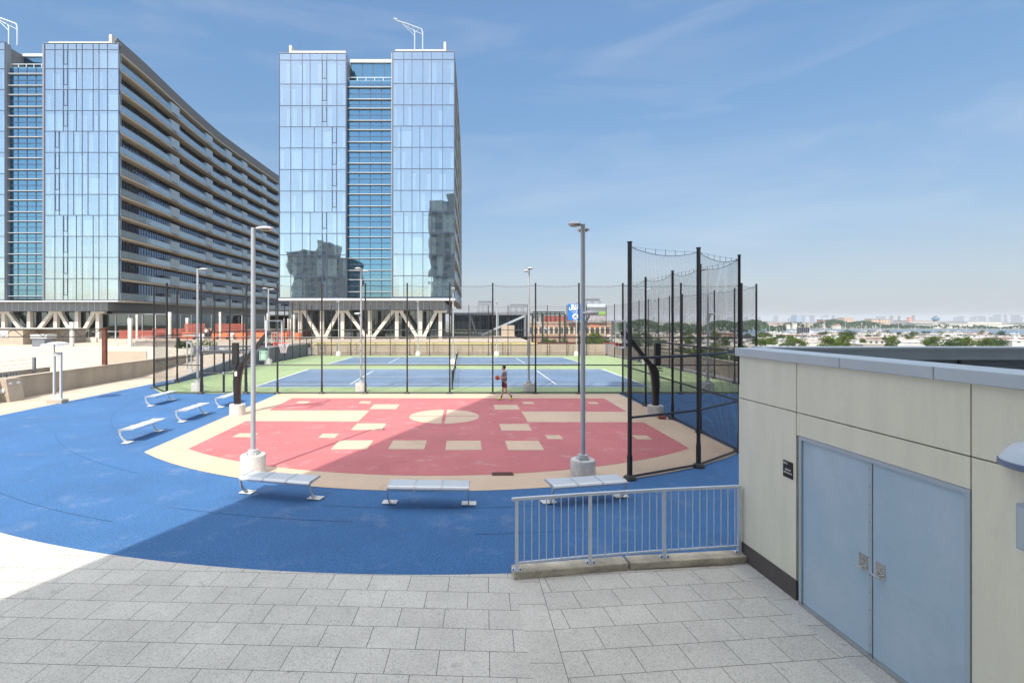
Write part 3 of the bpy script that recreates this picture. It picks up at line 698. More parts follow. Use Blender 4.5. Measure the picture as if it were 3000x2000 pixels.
# ------------------------------------------------------------------ benches
def make_bench():
    t = thing('bench', '', 'bench', (0,0,0), group='perforated steel benches round the red court')
    prof = [(-0.31, .385), (-0.315, .42), (-0.29, .45), (-0.25, .462), (0.16, .468), (0.185, .462)]
    for i in range(3):
        xa = -0.88 + i * 0.59; xb = xa + 0.575; m = MB()
        n = len(prof); vs = [(xa, y, z) for y, z in prof] + [(xb, y, z) for y, z in prof] + [(xa, y, z-.008) for y, z in prof] + [(xb, y, z-.008) for y, z in prof]
        fs = []
        for k in range(n-1):
            fs += [(k, n+k, n+k+1, k+1), (2*n+k, 2*n+k+1, 3*n+k+1, 3*n+k), (k, k+1, 2*n+k+1, 2*n+k), (n+k, 3*n+k, 3*n+k+1, n+k+1)]
        fs += [(0, 2*n, 3*n, n), (n-1, 2*n-1, 4*n-1, 3*n-1)]
        m.add(vs, fs); 
        for x in (xa+.012, xb-.012):
            for k in range(n-1): m.bar((x, prof[k][0], prof[k][1]+.003), (x, prof[k+1][0], prof[k+1][1]+.003), .024, .012)
        m.build('seat_panel', bench_m, t, local=True)
    m = MB()
    for y, z in ((-0.3, .415), (0.165, .448)): m.tube([(-0.9, y, z), (0.9, y, z)], 0.014, 8)
    m.build('seat_frame', bleg_m, t, local=True, smooth=True)
    for s in (-1, 1):
        x = s * 0.87; m = MB()
        pth = [(x, 0.16, .44), (x, -0.1, .435), (x, -0.24, .42), (x, -0.275, .37), (x, -0.25, .25), (x, -0.16, .12), (x, -0.03, .02)]
        wd = [.03, .04, .05, .06, .062, .068, .08]
        o = len(m.v)
        for i, p in enumerate(pth):
            d = (Vector(pth[min(i+1, 6)]) - Vector(pth[max(i-1, 0)])).normalized(); nrm = Vector((1,0,0)).cross(d)
            for sx, sn in ((-1,-1),(1,-1),(1,1),(-1,1)): m.v.append((x + sx*.011, p[1] + nrm.y*sn*wd[i]/2, p[2] + nrm.z*sn*wd[i]/2))
        for i in range(6):
            for k in range(4): m.f.append((o+i*4+k, o+i*4+(k+1)%4, o+i*4+4+(k+1)%4, o+i*4+4+k)); m.mi.append(0)
        m.f += [(o,o+1,o+2,o+3), (o+27,o+26,o+25,o+24)]; m.mi += [0, 0]
        m.build('leg', bleg_m, t, local=True)
        MB().box(x-.16, x+.16, -.13, .10, .022, .034).build('foot_plate', plate_m, t, local=True)
    return t
b0 = make_bench()
spots = [(-4.18, 11.76, R(-13), 'bench in front of the left lamp post pedestal, its right half in shade'),
         (-0.75, 11.25, R(-2.5), 'bench alone in the middle of the front edge of the red court'),
         (2.72, 11.50, R(12.5), 'bench behind the silver railing, next to the near fence post'),
         (-10.96, 17.6, R(-90), 'nearest of the sunlit benches in the left row beside the tan court border'),
         (-11.06, 21.05, R(-90), 'middle sunlit bench of the left row, left of the basketball pole pedestal'),
         (-14.53, 24.7, R(-90), 'sunlit bench farthest left, close to the corner of the tennis fence'),
         (-11.1, 24.35, R(-90), 'farthest bench of the left row, half hidden by the padded basketball pole')]
for i, (x, y, a, lb) in enumerate(spots):
    o = b0 if i == 0 else dup(b0, (x, y, 0.0), a)
    o.location = (x, y, 0.0); o.rotation_euler.z = a; o['label'] = lb

# ------------------------------------------------------------------ lamp posts
def head_part(t, x, y, z, az, L=0.78):
    c, s = math.cos(az), math.sin(az)
    def T(px, py, pz): px *= L; return (x + c*px - s*py, y + s*px + c*py, z + pz)
    m = MB(); rings = []
    secs = [(0.05, .03, .03), (0.12, .055, .045), (0.22, .13, .06), (0.38, .17, .065), (0.52, .15, .055), (0.62, .08, .03), (.65, .02, .01)]
    n = 12; o = 0
    for (px, hw, hh) in secs:
        for k in range(n):
            a = 2 * math.pi * k / n; zz = math.sin(a) * hh; m.v.append(T(px, math.cos(a) * hw, zz if zz > 0 else zz * 0.6))
    for i in range(len(secs) - 1):
        for k in range(n): m.f.append((i*n+k, i*n+(k+1)%n, (i+1)*n+(k+1)%n, (i+1)*n+k)); m.mi.append(0)
    m.f.append(tuple(range(n))); m.mi.append(0); m.f.append(tuple(reversed(range((len(secs)-1)*n, len(secs)*n)))); m.mi.append(0)
    h = m.build('lamp_head', lamp_m, t, local=True, smooth=True)
    q = MB(); pts = [T(.2, -.1, -.04), T(.48, -.1, -.04), T(.48, .1, -.04), T(.2, .1, -.04)]
    q.add(pts + [(a, b, cc_-.015) for a, b, cc_ in pts], [(0,1,2,3),(7,6,5,4),(0,4,5,1),(1,5,6,2),(2,6,7,3),(3,7,4,0)])
    ob = q.build('lens', lens_m, None); ob.parent = h
def lamppost(x, y, h, label, heads, low=None, ped=0.50, pr=0.32, hl=.78):
    z = slope(x, y); t = thing('lamp_post', label, 'lamp post', (x, y, z), group='lamp posts on round concrete pedestals')
    p = MB(); p.lathe([(pr, 0), (pr, ped-.03), (pr-.02, ped), (0.0, ped + .001)], (0,0,0), 28); p.build('pedestal', ped_c, t, local=True, smooth=True)
    p = MB(); p.lathe([(.145, ped+.0), (.15, ped+.03), (.15, ped+.07), (.13, ped+.075), (.13, ped+.12), (.085, ped+.13)], (0,0,0), 20)
    for k in range(4):
        a = R(45 + 90*k); p.lathe([(.018, ped+.0), (.018, ped+.06)], (.17*math.cos(a), .17*math.sin(a), 0), 8)
    p.build('base_collar', lamp_m, t, local=True, smooth=True)
    p = MB(); p.lathe([(.062, ped+.12), (.060, h*.55), (.056, h), (0, h+.01)], (0,0,0), 16); p.build('pole', pole_m, t, local=True, smooth=True)
    for az in heads: head_part(t, .03*math.cos(az), .03*math.sin(az), h - 0.02 if az != heads[-1] or len(heads) == 1 else h - 0.10, az, hl)
    if low:
        az, zl = low; c, s = math.cos(az), math.sin(az)
        m = MB(); m.tube([(0.04*c, .04*s, zl - .45), (.09*c, .09*s, zl - .2), (.16*c, .16*s, zl - .06)], .03, 8)
        m.build('low_arm', pole_m, t, local=True, smooth=True)
        m = MB(); m.lathe([(0, -.05), (.10, -.05), (.17, -.03), (.215, 0), (.20, .03), (.12, .06), (0, .075)], (.2*c, .2*s, zl), 20)
        m.build('low_lamp', lamp_m, t, local=True, smooth=True)
    return t
lamppost(-5.53, 13.46, 6.45, 'sunlit lamp post on a round pedestal behind the left front bench', [R(8)])
lamppost(3.09, 13.25, 6.5, 'shaded lamp post on a round pedestal at the front right of the court', [R(205), R(75)], low=(R(-20), 4.2), ped=.43, hl=.62)
lamppost(-14.8, 28.5, 6.85, 'lamp post just inside the tennis gate, left of the gate', [R(10)])
lamppost(-5.7, 28.5, 6.85, 'lamp post behind the fence, left of the tennis net', [R(-110), R(60)], low=(R(170), 4.35))
lamppost(3.62, 28.4, 6.85, 'lamp post behind the fence, right of the walking man', [R(-85), R(110)])
lamppost(13.7, 28.7, 6.85, 'lamp post inside the tennis fence behind the right basketball pole', [R(180)], low=(R(-5), 4.35))
lamppost(-0.93, 46.1, 6.9, 'lamp post between the two tennis nets', [R(-90), R(90)])
lamppost(-17.6, 46.2, 6.9, 'lamp post by the left side fence midway down the tennis courts', [R(-160), R(0)])
lamppost(16.5, 46.4, 6.9, 'lamp post by the right side fence midway down the tennis courts', [R(180), R(15)])
for x, lb in ((-14.7, 'first from the left of four lamp posts along the back fence'), (-5.35, 'second from the left of four lamp posts along the back fence'),
              (3.9, 'third from the left of four lamp posts along the back fence'), (13.3, 'last on the right of four lamp posts along the back fence')):
    lamppost(x, 60.3, 6.4, lb, [R(-90)], pr=.3)
# arch lights on the left
def archlight(x, y, label):
    t = thing('path_light', label, 'path light', (x, y, 0), group='double-post path lights along the left parapet')
    MB().box(-.36, .36, -.22, .22, 0, .17).build('base_block', concrete, t, local=True)
    m = MB(); 
    m.box(-.2, -.12, -.05, .05, .2, 2.45); m.box(.12, .2, -.05, .05, .2, 2.45); m.build('leg', lamp_m, t, local=True)
    m = MB(); m.box(-.12, .12, -.045, .045, 2.25, 2.45); m.box(-.12, .12, -.045, .045, .2, .42); m.box(-.3, .3, -.14, .14, .172, .20); m.build('crosspiece', lamp_m, t, local=True)
    m = MB(); m.tube([(-.16, 0, 2.45), (-.16, 0, 2.85)], .03, 8); m.build('stem', lamp_m, t, local=True)
    m = MB(); m.lathe([(0.05, -.02), (.47, -.03), (.48, 0), (.3, .07), (0, .10)], (0, 0, 2.87), 24); m.build('canopy', lamp_m, t, local=True, smooth=True)
archlight(-19.62, 24.75, 'double-post path light with a saucer top at the left edge of the blue surface')
archlight(-20.3, 37.9, 'farther double-post path light seen through the corner of the tennis fence')

# ------------------------------------------------------------------ basketball hoops
def hoop():
    t = thing('basketball_hoop', 'left basketball hoop on a black padded pole in the sun', 'basketball hoop', (-9.58, 21.7, 0), group='basketball hoops at the ends of the red court')
    MB().lathe([(.32, 0), (.32, .44), (.30, .46), (0, .461)], (0,0,0), 28).build('pedestal', ped_c, t, local=True, smooth=True)
    m = MB(); sect = [(0.0, .46, .13, .12), (-.01, .9, .13, .13), (-.01, 1.4, .15, .13), (0.03, 1.8, .17, .13), (.12, 2.05, .16, .12), (.2, 2.2, .1, .1)]
    for (x, z, a, b) in sect:
        for sx, sy in ((-1,-.6),(-.6,-1),(.6,-1),(1,-.6),(1,.6),(.6,1),(-.6,1),(-1,.6)): m.v.append((x+sx*a, sy*b, z))
    for i in range(len(sect)-1):
        for k in range(8): m.f.append((i*8+k, i*8+(k+1)%8, (i+1)*8+(k+1)%8, (i+1)*8+k)); m.mi.append(0)
    m.f.append(tuple(range(40, 48))); m.mi.append(0)
    m.build('pole_padding', pad_m, t, local=True, smooth=True)
    MB().bar((.1, 0, 2.0), (1.32, 0, 3.5), .14, .17).build('main_arm', black_m, t, local=True)
    MB().bar((.85, 0, 2.98), (1.5, 0, 2.98), .09, .12).build('lower_arm', black_m, t, local=True)
    MB().bar((1.25, 0, 3.44), (1.5, 0, 3.46), .12, .14).build('upper_mount', black_m, t, local=True)
    MB().box(-.19, .03, -.11, .11, 2.12, 3.05).build('counterweight_box', black_m, t, local=True)
    m = MB()
    for z in (1.9, 2.0, 2.1): m.box(-.24, .02, -.16, .16, z, z+.03)
    m.build('clamp', rail_blk, t, local=True)
    MB().box(-.06, .04, -.148, -.132, 1.65, 1.85).build('label_plate', white_p, t, local=True)
    bd = MB().box(1.555, 1.565, -.88, .88, 2.93, 3.95).build('backboard', gl_board, t, local=True)
    f = MB(); z0, z1_ = 2.9, 3.98
    for y in (-.9, .9): f.box(1.53, 1.59, y-.025, y+.025, z0, z1_)
    for z in (z0, z1_): f.box(1.53, 1.59, -.875, .875, z-.025, z+.025)
    fo = f.build('board_frame', alu, None); fo.parent = bd
    f = MB()
    for y in (-.3, .3): f.box(1.566, 1.572, y-.025, y+.025, 3.05, 3.5)
    for z in (3.075, 3.475): f.box(1.566, 1.572, -.275, .275, z-.025, z+.025)
    fo = f.build('target_square', sign_wh, None); fo.parent = bd
    r = MB(); cx = 1.57 + .15 + .23; n = 24
    r.tube([(cx + .23*math.cos(2*math.pi*k/n), .23*math.sin(2*math.pi*k/n), 3.05) for k in range(n+1)], .010, 8)
    r.box(1.575, 1.66, -.07, .07, 2.93, 3.07); r.bar((1.64, -.07, 3.04), (cx-.1, -.19, 3.045), .018); r.bar((1.64, .07, 3.04), (cx-.1, .19, 3.045), .018)
    r.build('rim', rim_m, t, local=True)
    nn = MB(); rr = [.225, .20, .165, .135, .12, .115]; zz = [3.04, 2.96, 2.88, 2.8, 2.72, 2.62]; q = 12
    for lv in range(5):
        for k in range(q):
            a0 = 2*math.pi*(k + (lv % 2)*.5)/q
            for s in (-.5, .5):
                a1 = a0 + s*2*math.pi/q
                nn.tube([(cx+rr[lv]*math.cos(a0), rr[lv]*math.sin(a0), zz[lv]), (cx+rr[lv+1]*math.cos(a1), rr[lv+1]*math.sin(a1), zz[lv+1])], .005, 4, cap=False)
    nn.build('hoop_net', sign_wh, t, local=True)
    return t
h0 = hoop()
dup(h0, (8.02, 21.4, 0), math.pi, 'right basketball hoop behind the near fence, its board seen edge on')

# balls
ballm = M('orange_red_ball', (0.42, 0.085, 0.05), 0.6, bump=0.3, bscale=120)
def sphere(c, r, n=20, k=12, squash=1.0):
    m = MB(); m.lathe([(r*math.sin(math.pi*i/k), -r*math.cos(math.pi*i/k)*squash) for i in range(k+1)], c, n); return m
BX, BY = 1.66, 25.5
bl = thing('basketball', 'reddish basketball held in front of the walking man', 'ball', (BX, BY, 0.96))
sphere((0, 0, .12), .122).build('shell', ballm, bl, local=True, smooth=True)
sm = MB(); n = 24
for ax in range(3):
    p = []
    for i in range(n+1):
        a = 2*math.pi*i/n; v = [math.cos(a)*.1225, math.sin(a)*.1225]; v.insert(ax, 0.0); p.append((v[0], v[1], v[2]+.12))
    sm.tube(p, .002, 4, cap=False)
sm.build('seam', dark_m, bl, local=True)
fl = MB(); fl.lathe([(0.0, 0), (.10, .005), (.14, .04), (.15, .08), (.11, .12), (.05, .11), (0, .085)], (PX(1940, 20.75), 20.75, 0.012), 14, sx=1.15)
tag(recenter(fl.build('deflated_ball', M('maroon_rubber', (0.25, 0.04, 0.035), 0.6, var=0.3, scale=8), smooth=True)), 'half-deflated dark red ball lying by the right hoop pedestal', 'ball')
# drain
dg = thing('drain_grate', 'small metal drain grate at the front edge of the red paint', 'drain', (1.02, 13.35, 0.02))
m = MB(); m.box(.74, 1.30, 13.22, 13.25, .016, .03); m.box(.74, 1.30, 13.43, 13.46, .016, .03); m.box(.74, .77, 13.25, 13.43, .016, .03); m.box(1.27, 1.30, 13.25, 13.43, .016, .03); m.build('frame', rust_m, dg)
MB().box(.77, 1.27, 13.25, 13.43, .017, .021).build('pit', dark_m, dg)
m = MB()
for k in range(9): m.box(.80 + k*.053, .815 + k*.053, 13.25, 13.43, .021, .028)
m.build('bars', rust_m, dg)

# court rules sign
gs = thing('rules_sign', 'green rules board with a stepped top hanging on the tennis fence', 'sign', (PX(771.5, 27.72), 27.72, 1.8))
xa, xb = PX(760.5, 27.72), PX(783, 27.72); za, zb = 1.82, 2.34
MB().prism([(xa, 27.71), (xb, 27.71), (xb, 27.72), (xa, 27.72)], za, zb).build('board', sign_wh, gs)
MB().box(xa+.02, xb-.02, 27.703, 27.709, za+.02, zb-.02).build('green_panel', sign_gr, gs)
MB().box(xa+.1, xb-.1, 27.705, 27.72, zb, zb+.08).build('top_step', sign_gr, gs)
MB().box(xa+.05, xb-.05, 27.699, 27.702, za+.05, zb-.15).build('pale_panel', M('pale_green_panel', (0.22, 0.45, 0.30), 0.6), gs)
m = MB()
for k in range(8): m.box(xa+.07, xb-.07-.05*(k % 3), 27.696, 27.6985, za+.07+.038*k, za+.08+.038*k)
m.box(xa+.09, xb-.09, 27.696, 27.6985, zb-.11, zb-.07); m.build('writing_lines', sign_wh, gs)

# ------------------------------------------------------------------ the walking man
skin_m = M('skin', (0.56, 0.36, 0.27), 0.55); hair_m = M('dark_hair', (0.035, 0.022, 0.015), 0.7)
shirt_m = M('grey_shirt', (0.20, 0.20, 0.23), 0.9, var=0.15, scale=10); short_m = M('black_shorts', (0.012, 0.012, 0.014), 0.7); red_c = M('red_trim', (0.5, 0.02, 0.03), 0.7)
shoe_m = M('neon_shoe', (0.55, 0.85, 0.03), 0.5); sole_m = M('white_sole', (0.7, 0.7, 0.65), 0.6); sock_m = M('dark_sock', (0.07, 0.07, 0.09), 0.9)
def skin(name, verts, edges, radii, mat, parent, root=0, sub=2):
    me = bpy.data.meshes.new(name); me.from_pydata(verts, edges, []); me.materials.append(mat)
    o = bpy.data.objects.new(name, me); COL.objects.link(o); o.parent = parent
    md = o.modifiers.new('skin', 'SKIN')
    if not me.skin_vertices: me.attributes
    sv = me.skin_vertices[0].data
    for i, r in enumerate(radii):
        sv[i].radius = r if isinstance(r, tuple) else (r, r); sv[i].use_root = (i == root)
    md.use_smooth_shade = True
    s = o.modifiers.new('sub', 'SUBSURF'); s.levels = sub; s.render_levels = sub
    return o
def person(name, label, loc, rz=0.0, shirt=shirt_m, shorts=short_m, pose='walk', scale=1.0, group=None, detail=True, ballhold=True):
    t = thing('person', label, 'person', loc, rz, group); t.scale = (scale,)*3
    V = []; E = []; Rr = []
    def add(p, r, par=None):
        V.append(p); Rr.append(r)
        if par is not None: E.append((par, len(V)-1))
        return len(V)-1
    pel = add((0, 0, .93), (.13, .10)); ab = add((0, 0, 1.08), (.125, .095), pel); ch = add((-.01, 0, 1.27), (.15, .11), ab); up = add((.0, 0, 1.40), (.13, .09), ch)
    nk = add((-.015, 0, 1.475), .055, up); jaw = add((-.045, 0, 1.545), (.062, .07), nk); hd = add((-.035, 0, 1.625), (.082, .09), jaw); tp = add((-.025, 0, 1.695), (.06, .065), hd)
    nose = add((-.135, 0, 1.60), .014, hd)
    for s in (-1, 1): add((-.02, s*.085, 1.61), .016, hd)
    if ballhold: arms = [(-1, [(.04, -.20, 1.40), (.07, -.235, 1.15), (-.19, -.13, 1.13)]), (1, [(.03, .20, 1.40), (.05, .24, 1.14), (-.20, .13, 1.12)])]
    else: arms = [(-1, [(.0, -.19, 1.40), (.03, -.25, 1.13), (-.05, -.24, .90)]), (1, [(.0, .19, 1.40), (.04, .25, 1.13), (-.03, .24, .9)])]
    for s, (sh, el, wr) in arms:
        a = add(sh, .058, up); b = add(el, .040, a); c = add(wr, .027, b)
        d = Vector(wr) - Vector(el); d.normalize()
        if detail:
            pc = Vector(wr) + d*.07; pm = add(tuple(pc), (.024, .036), c)
            sd = Vector((0, 0, 1)) if not ballhold else Vector((0, 0, 1))
            inw = Vector((0, -s, 0))
            for k, (off, ln) in enumerate(((.034, .062), (.012, .072), (-.012, .068), (-.033, .052))):
                b0_ = pc + d*.025 + sd*off; f1 = add(tuple(b0_), .010, pm); f2 = add(tuple(b0_ + d*ln*.5 + inw*.008), .009, f1); add(tuple(b0_ + d*ln*.85 + inw*.03), .008, f2)
            th = pc - d*.02 + sd*.03 + inw*.02; f1 = add(tuple(th), .012, pm); add(tuple(th + d*.03 + sd*.02 + inw*.015), .010, f1)
        else: add(tuple(Vector(wr) + d*.1), .03, c)
    if pose == 'walk': legs = [[(-.01, .09, .86), (-.07, .095, .50), (-.13, .095, .10), (-.25, .095, .04)], [(.02, -.09, .86), (.09, -.095, .50), (.36, -.095, .17), (.30, -.095, .045)]]
    else: legs = [[(0, s*.09, .86), (-.01, s*.11, .48), (.02, s*.12, .09), (-.11, s*.13, .035)] for s in (1, -1)]
    for hp, kn, an, toe in legs:
        a = add(hp, .085, pel); b = add(kn, .055, a); cf = tuple(Vector(kn).lerp(Vector(an), .35) + Vector((.015, 0, 0))); c0 = add(cf, .052, b); c = add(an, .034, c0); add(toe, .03, c)
    skin('body', V, E, Rr, skin_m, t)
    # shirt, shorts, hair, shoes
    sV = [(0.005, 0, .87), (0, 0, 1.08), (-.005, 0, 1.28), (0, 0, 1.40), (-.01, 0, 1.455)]; sE = [(0,1),(1,2),(2,3),(3,4)]; sR = [(.195,.175), (.178,.155), (.18,.145), (.145,.11), (.062,.055)]
    for s, (sh, el, wr) in arms:
        i = len(sV); sV += [sh, tuple(Vector(sh).lerp(Vector(el), .75))]; sE += [(3, i), (i, i+1)]; sR += [.078, .07]
    skin('shirt', sV, sE, sR, shirt, t)
    pV = [(0, 0, .97), (0, 0, .90)]; pE = [(0, 1)]; pR = [(.142, .115), (.15, .12)]
    for hp, kn, an, toe in legs:
        i = len(pV); pV += [tuple(Vector(hp) - Vector((0,0,.04))), tuple(Vector(hp).lerp(Vector(kn), .68 if shorts is short_m else 1))]; pE += [(1, i), (i, i+1)]; pR += [.105, .092]
        if shorts is not short_m: pV.append(tuple(Vector(an))); pE.append((i+1, i+2)); pR.append(.06); pR[-2] = .07
    skin('shorts' if shorts is short_m else 'trousers', pV, pE, pR, shorts, t)
    if shorts is short_m:
        hp, kn = Vector(legs[1][0]), Vector(legs[1][1])
        MB().bar(tuple(hp + Vector((0, -.098, -.02))), tuple(hp.lerp(kn, .62) + Vector((0, -.088, 0))), .05, .02, up=(0, 1, 0)).build('side_stripe', red_c, t, local=True)
    for s in (-1, 1):
        if detail: sphere((-.115, s*.032, 1.632), .010, 8, 6).build('eye', dark_m, t, local=True, smooth=True)
    hm = MB(); hm.lathe([(.0, .125), (.05, .115), (.085, .08), (.10, .03), (.098, -.02), (.085, -.06), (.05, -.075), (0, -.08)][::-1], (-.012, 0, 1.625), 16, sx=.98, sy=.93)
    hm.v = [(x + (.028 if x < -.06 and z < 1.66 else 0) , y, z) for x, y, z in hm.v]
    hm.build('hair', hair_m, t, local=True, smooth=True)
    for (hp, kn, an, toe) in legs:
        a = Vector(an); tt = Vector(toe)
        if pose == 'walk' and toe[0] > 0: pts = [a + Vector((.045, 0, -.03)), a + Vector((.02, 0, -.085)), tt + Vector((.0, 0, .0)), tt + Vector((-.05, 0, -.01))]; rr = [.035, .042, .043, .03]
        else: pts = [Vector((an[0]+.05, an[1], .045)), Vector((an[0]-.02, an[1], .05)), Vector((an[0]-.12, an[1], .045)), Vector((an[0]-.2, an[1], .035))]; rr = [(.038,.034), (.045,.04), (.046,.034), (.03,.024)]
        so = skin('shoe', [tuple(p) for p in pts], [(0,1),(1,2),(2,3)], rr, shoe_m if detail else dark_m, t)
        if detail:
            sk = MB().tube([tuple(a + Vector((0,0,.05)) + (a-Vector(kn)).normalized()*(-.05)), tuple(a)], .04, 10).build('sock', sock_m, None, smooth=True); sk.parent = so
    return t
person('person', 'man in grey T-shirt, black and red shorts and neon shoes walking with a basketball', (2.03, 25.55, 0.02))
man = [o for o in bpy.data.objects if o.name.startswith('person')][0]
bl.location = (2.03 - .33, 25.55, 1.01)

# ------------------------------------------------------------------ towers
CURT = random.Random(11)
def split_parts(items, name, mat, parent, limit=100):
    """items: list of (area, builder). first 'limit' become parts of their own, the rest one stuff part"""
    items = sorted(items, key=lambda t: -t[0])
    for a, mb in items[:limit]: mb.build(name, mat, parent)
    rest = items[limit:]
    if rest:
        m = MB()
        for a, mb in rest: m.add(mb.v, mb.f)
        o = m.build(name, mat, parent); o['kind'] = 'stuff'
def wing(t, Y, rows, groups, name_i, int_mat, glass_mat, depth=0.42, curtains=True):
    """rows: v of row edges; groups: list of (first_row, last_row, [u edges], vent column)"""
    wins = []; mull = MB(); cur = []
    u0, u1 = groups[0][2][0], groups[0][2][-1]
    X0, X1 = PX(u0, Y), PX(u1, Y); zt, zb = ZV(rows[0], Y), ZV(rows[-1], Y)
    mull.box(X0 - .08, X0 + .06, Y - .06, Y + .05, zb, zt); mull.box(X1 - .06, X1 + .08, Y - .06, Y + .05, zb, zt)
    for r in range(len(rows)):
        z = ZV(rows[r], Y); mull.box(X0 + .06, X1 - .06, Y - .05, Y + .04, z - .045, z + .045)
    for (ra, rb, us, vent) in groups:
        for r in range(ra, rb):
            za, zb2 = ZV(rows[r+1], Y), ZV(rows[r], Y)
            for c in range(len(us) - 1):
                a, b = PX(us[c], Y), PX(us[c+1], Y)
                m = MB().box(a + .0, b - .0, Y - .012, Y, za + .046, zb2 - .046); wins.append(((b - a) * (zb2 - za), m))
                if c > 0: mull.box(a - .04, a + .04, Y - .05, Y - .013, za + .046, zb2 - .046)
                if c == vent and r > 0:
                    zz = za + (zb2 - za) * .24; mull.box(a + .04, b - .04, Y - .055, Y - .013, zz - .05, zz + .05)
                    for xx in (a + .04, b - .1): mull.box(xx, xx + .06, Y - .07, Y - .051, zz, zb2 - .06)
                if curtains and r > 0 and CURT.random() < .75:
                    w = b - a; full = CURT.random() < .18; cw = w * (.95 if full else CURT.uniform(.2, .45)); x = a + (0.03 if full else CURT.choice((.05, w - cw - .05)))
                    q = MB(); n = max(3, int(cw / .12)); top = zb2 - CURT.choice((.25, .3, .6))
                    for i in range(n):
                        xa_, xb_ = x + cw*i/n, x + cw*(i+1)/n; ya_, yb_ = Y + .28 + .04*(i % 2), Y + .28 + .04*((i+1) % 2)
                        q.add([(xa_, ya_, za + .1), (xb_, yb_, za + .1), (xb_, yb_, top), (xa_, ya_, top)], [(0,1,2,3)])
                    cur.append((cw, q))
    # room behind: floors, back wall
    rm = MB(); rm.box(X0, X1, Y + depth, Y + depth + .2, zb, zt)
    for r in range(len(rows)):
        z = ZV(rows[r], Y); rm.box(X0 + .02, X1 - .02, Y + .05, Y + depth, z - .2, z + .12)
    rm.build('room_backing', int_mat, t)
    mull.build('mullion_grid', mull_m, t)
    return wins, cur
def recess(t, Y, u0, u1, v0, v1, vfl, cols, dep=.5):
    """teal recessed strip with two white fins a floor"""
    X0, X1 = PX(u0, Y), PX(u1, Y); zt, zb = ZV(v0, Y), ZV(v1, Y)
    MB().box(X0, X1, Y + dep, Y + dep + .2, zb, zt).build('recess_backing', inter_t, t)
    fl = [v0] + list(vfl) + [v1]
    rib = []; fins = MB(); mu = MB()
    for i in range(len(fl) - 1):
        za, zb2 = ZV(fl[i+1], Y), ZV(fl[i], Y)
        MB().box(X0, X1, Y - .01, Y + .01, za, zb2).build('glazing_band', gl_teal, t)
        if i:
            z = ZV(fl[i], Y); f = MB().box(X0 + .02, X1 - .02, Y - .42, Y + .0 - .012, z - .03, z + .03); f.build('sunshade_fin', fin_m, t)
            mu.box(X0, X1, Y - .06, Y - .012, z - .16, z - .05)
        if i % 2 == 1: mu.box(X0, X1, Y - .05, Y - .012, (za + zb2)/2 - .05, (za + zb2)/2 + .05)
        else: mu.box(X0, X1, Y - .05, Y - .012, (za*.5 + zb2*.5) - .03, (za*.5 + zb2*.5) + .03)
        mb = MB()
    for i in range(cols + 1):
        x = X0 + (X1 - X0) * i / cols; mu.box(x - .045, x + .045, Y - .055, Y - .0125, zb, zt)
    mu.build('recess_mullion', mull_m, t)
def curvepts(c, n=60):
    out = []
    for i in range(n + 1):
        y = c[0][1] + (c[-1][1] - c[0][1]) * i / n
        for k in range(len(c) - 1):
            if c[k][1] <= y <= c[k+1][1] + 1e-6:
                f = (y - c[k][1]) / (c[k+1][1] - c[k][1]); f2 = f * f * (3 - 2 * f) if False else f
                out.append((c[k][0] + (c[k+1][0] - c[k][0]) * f2, y)); break
    # smooth
    for _ in range(8):
        out = [out[0]] + [((out[i-1][0] + 2*out[i][0] + out[i+1][0]) / 4, out[i][1]) for i in range(1, len(out)-1)] + [out[-1]]
    return out
def strip(mb, pts, off0, off1, z0, z1):
    """solid band following pts (x,y), between x+off0 and x+off1"""
    n = len(pts); vs = []
    for x, y in pts: vs += [(x + off0, y, z0), (x + off1, y, z0), (x + off1, y, z1), (x + off0, y, z1)]
    fs = [(0,1,2,3), (4*n-1, 4*n-2, 4*n-3, 4*n-4)]
    for i in range(n-1):
        a = 4*i; b = a + 4
        for k in range(4): fs.append((a+k, b+k, b+(k+1) % 4, a+(k+1) % 4))
    mb.add(vs, fs)
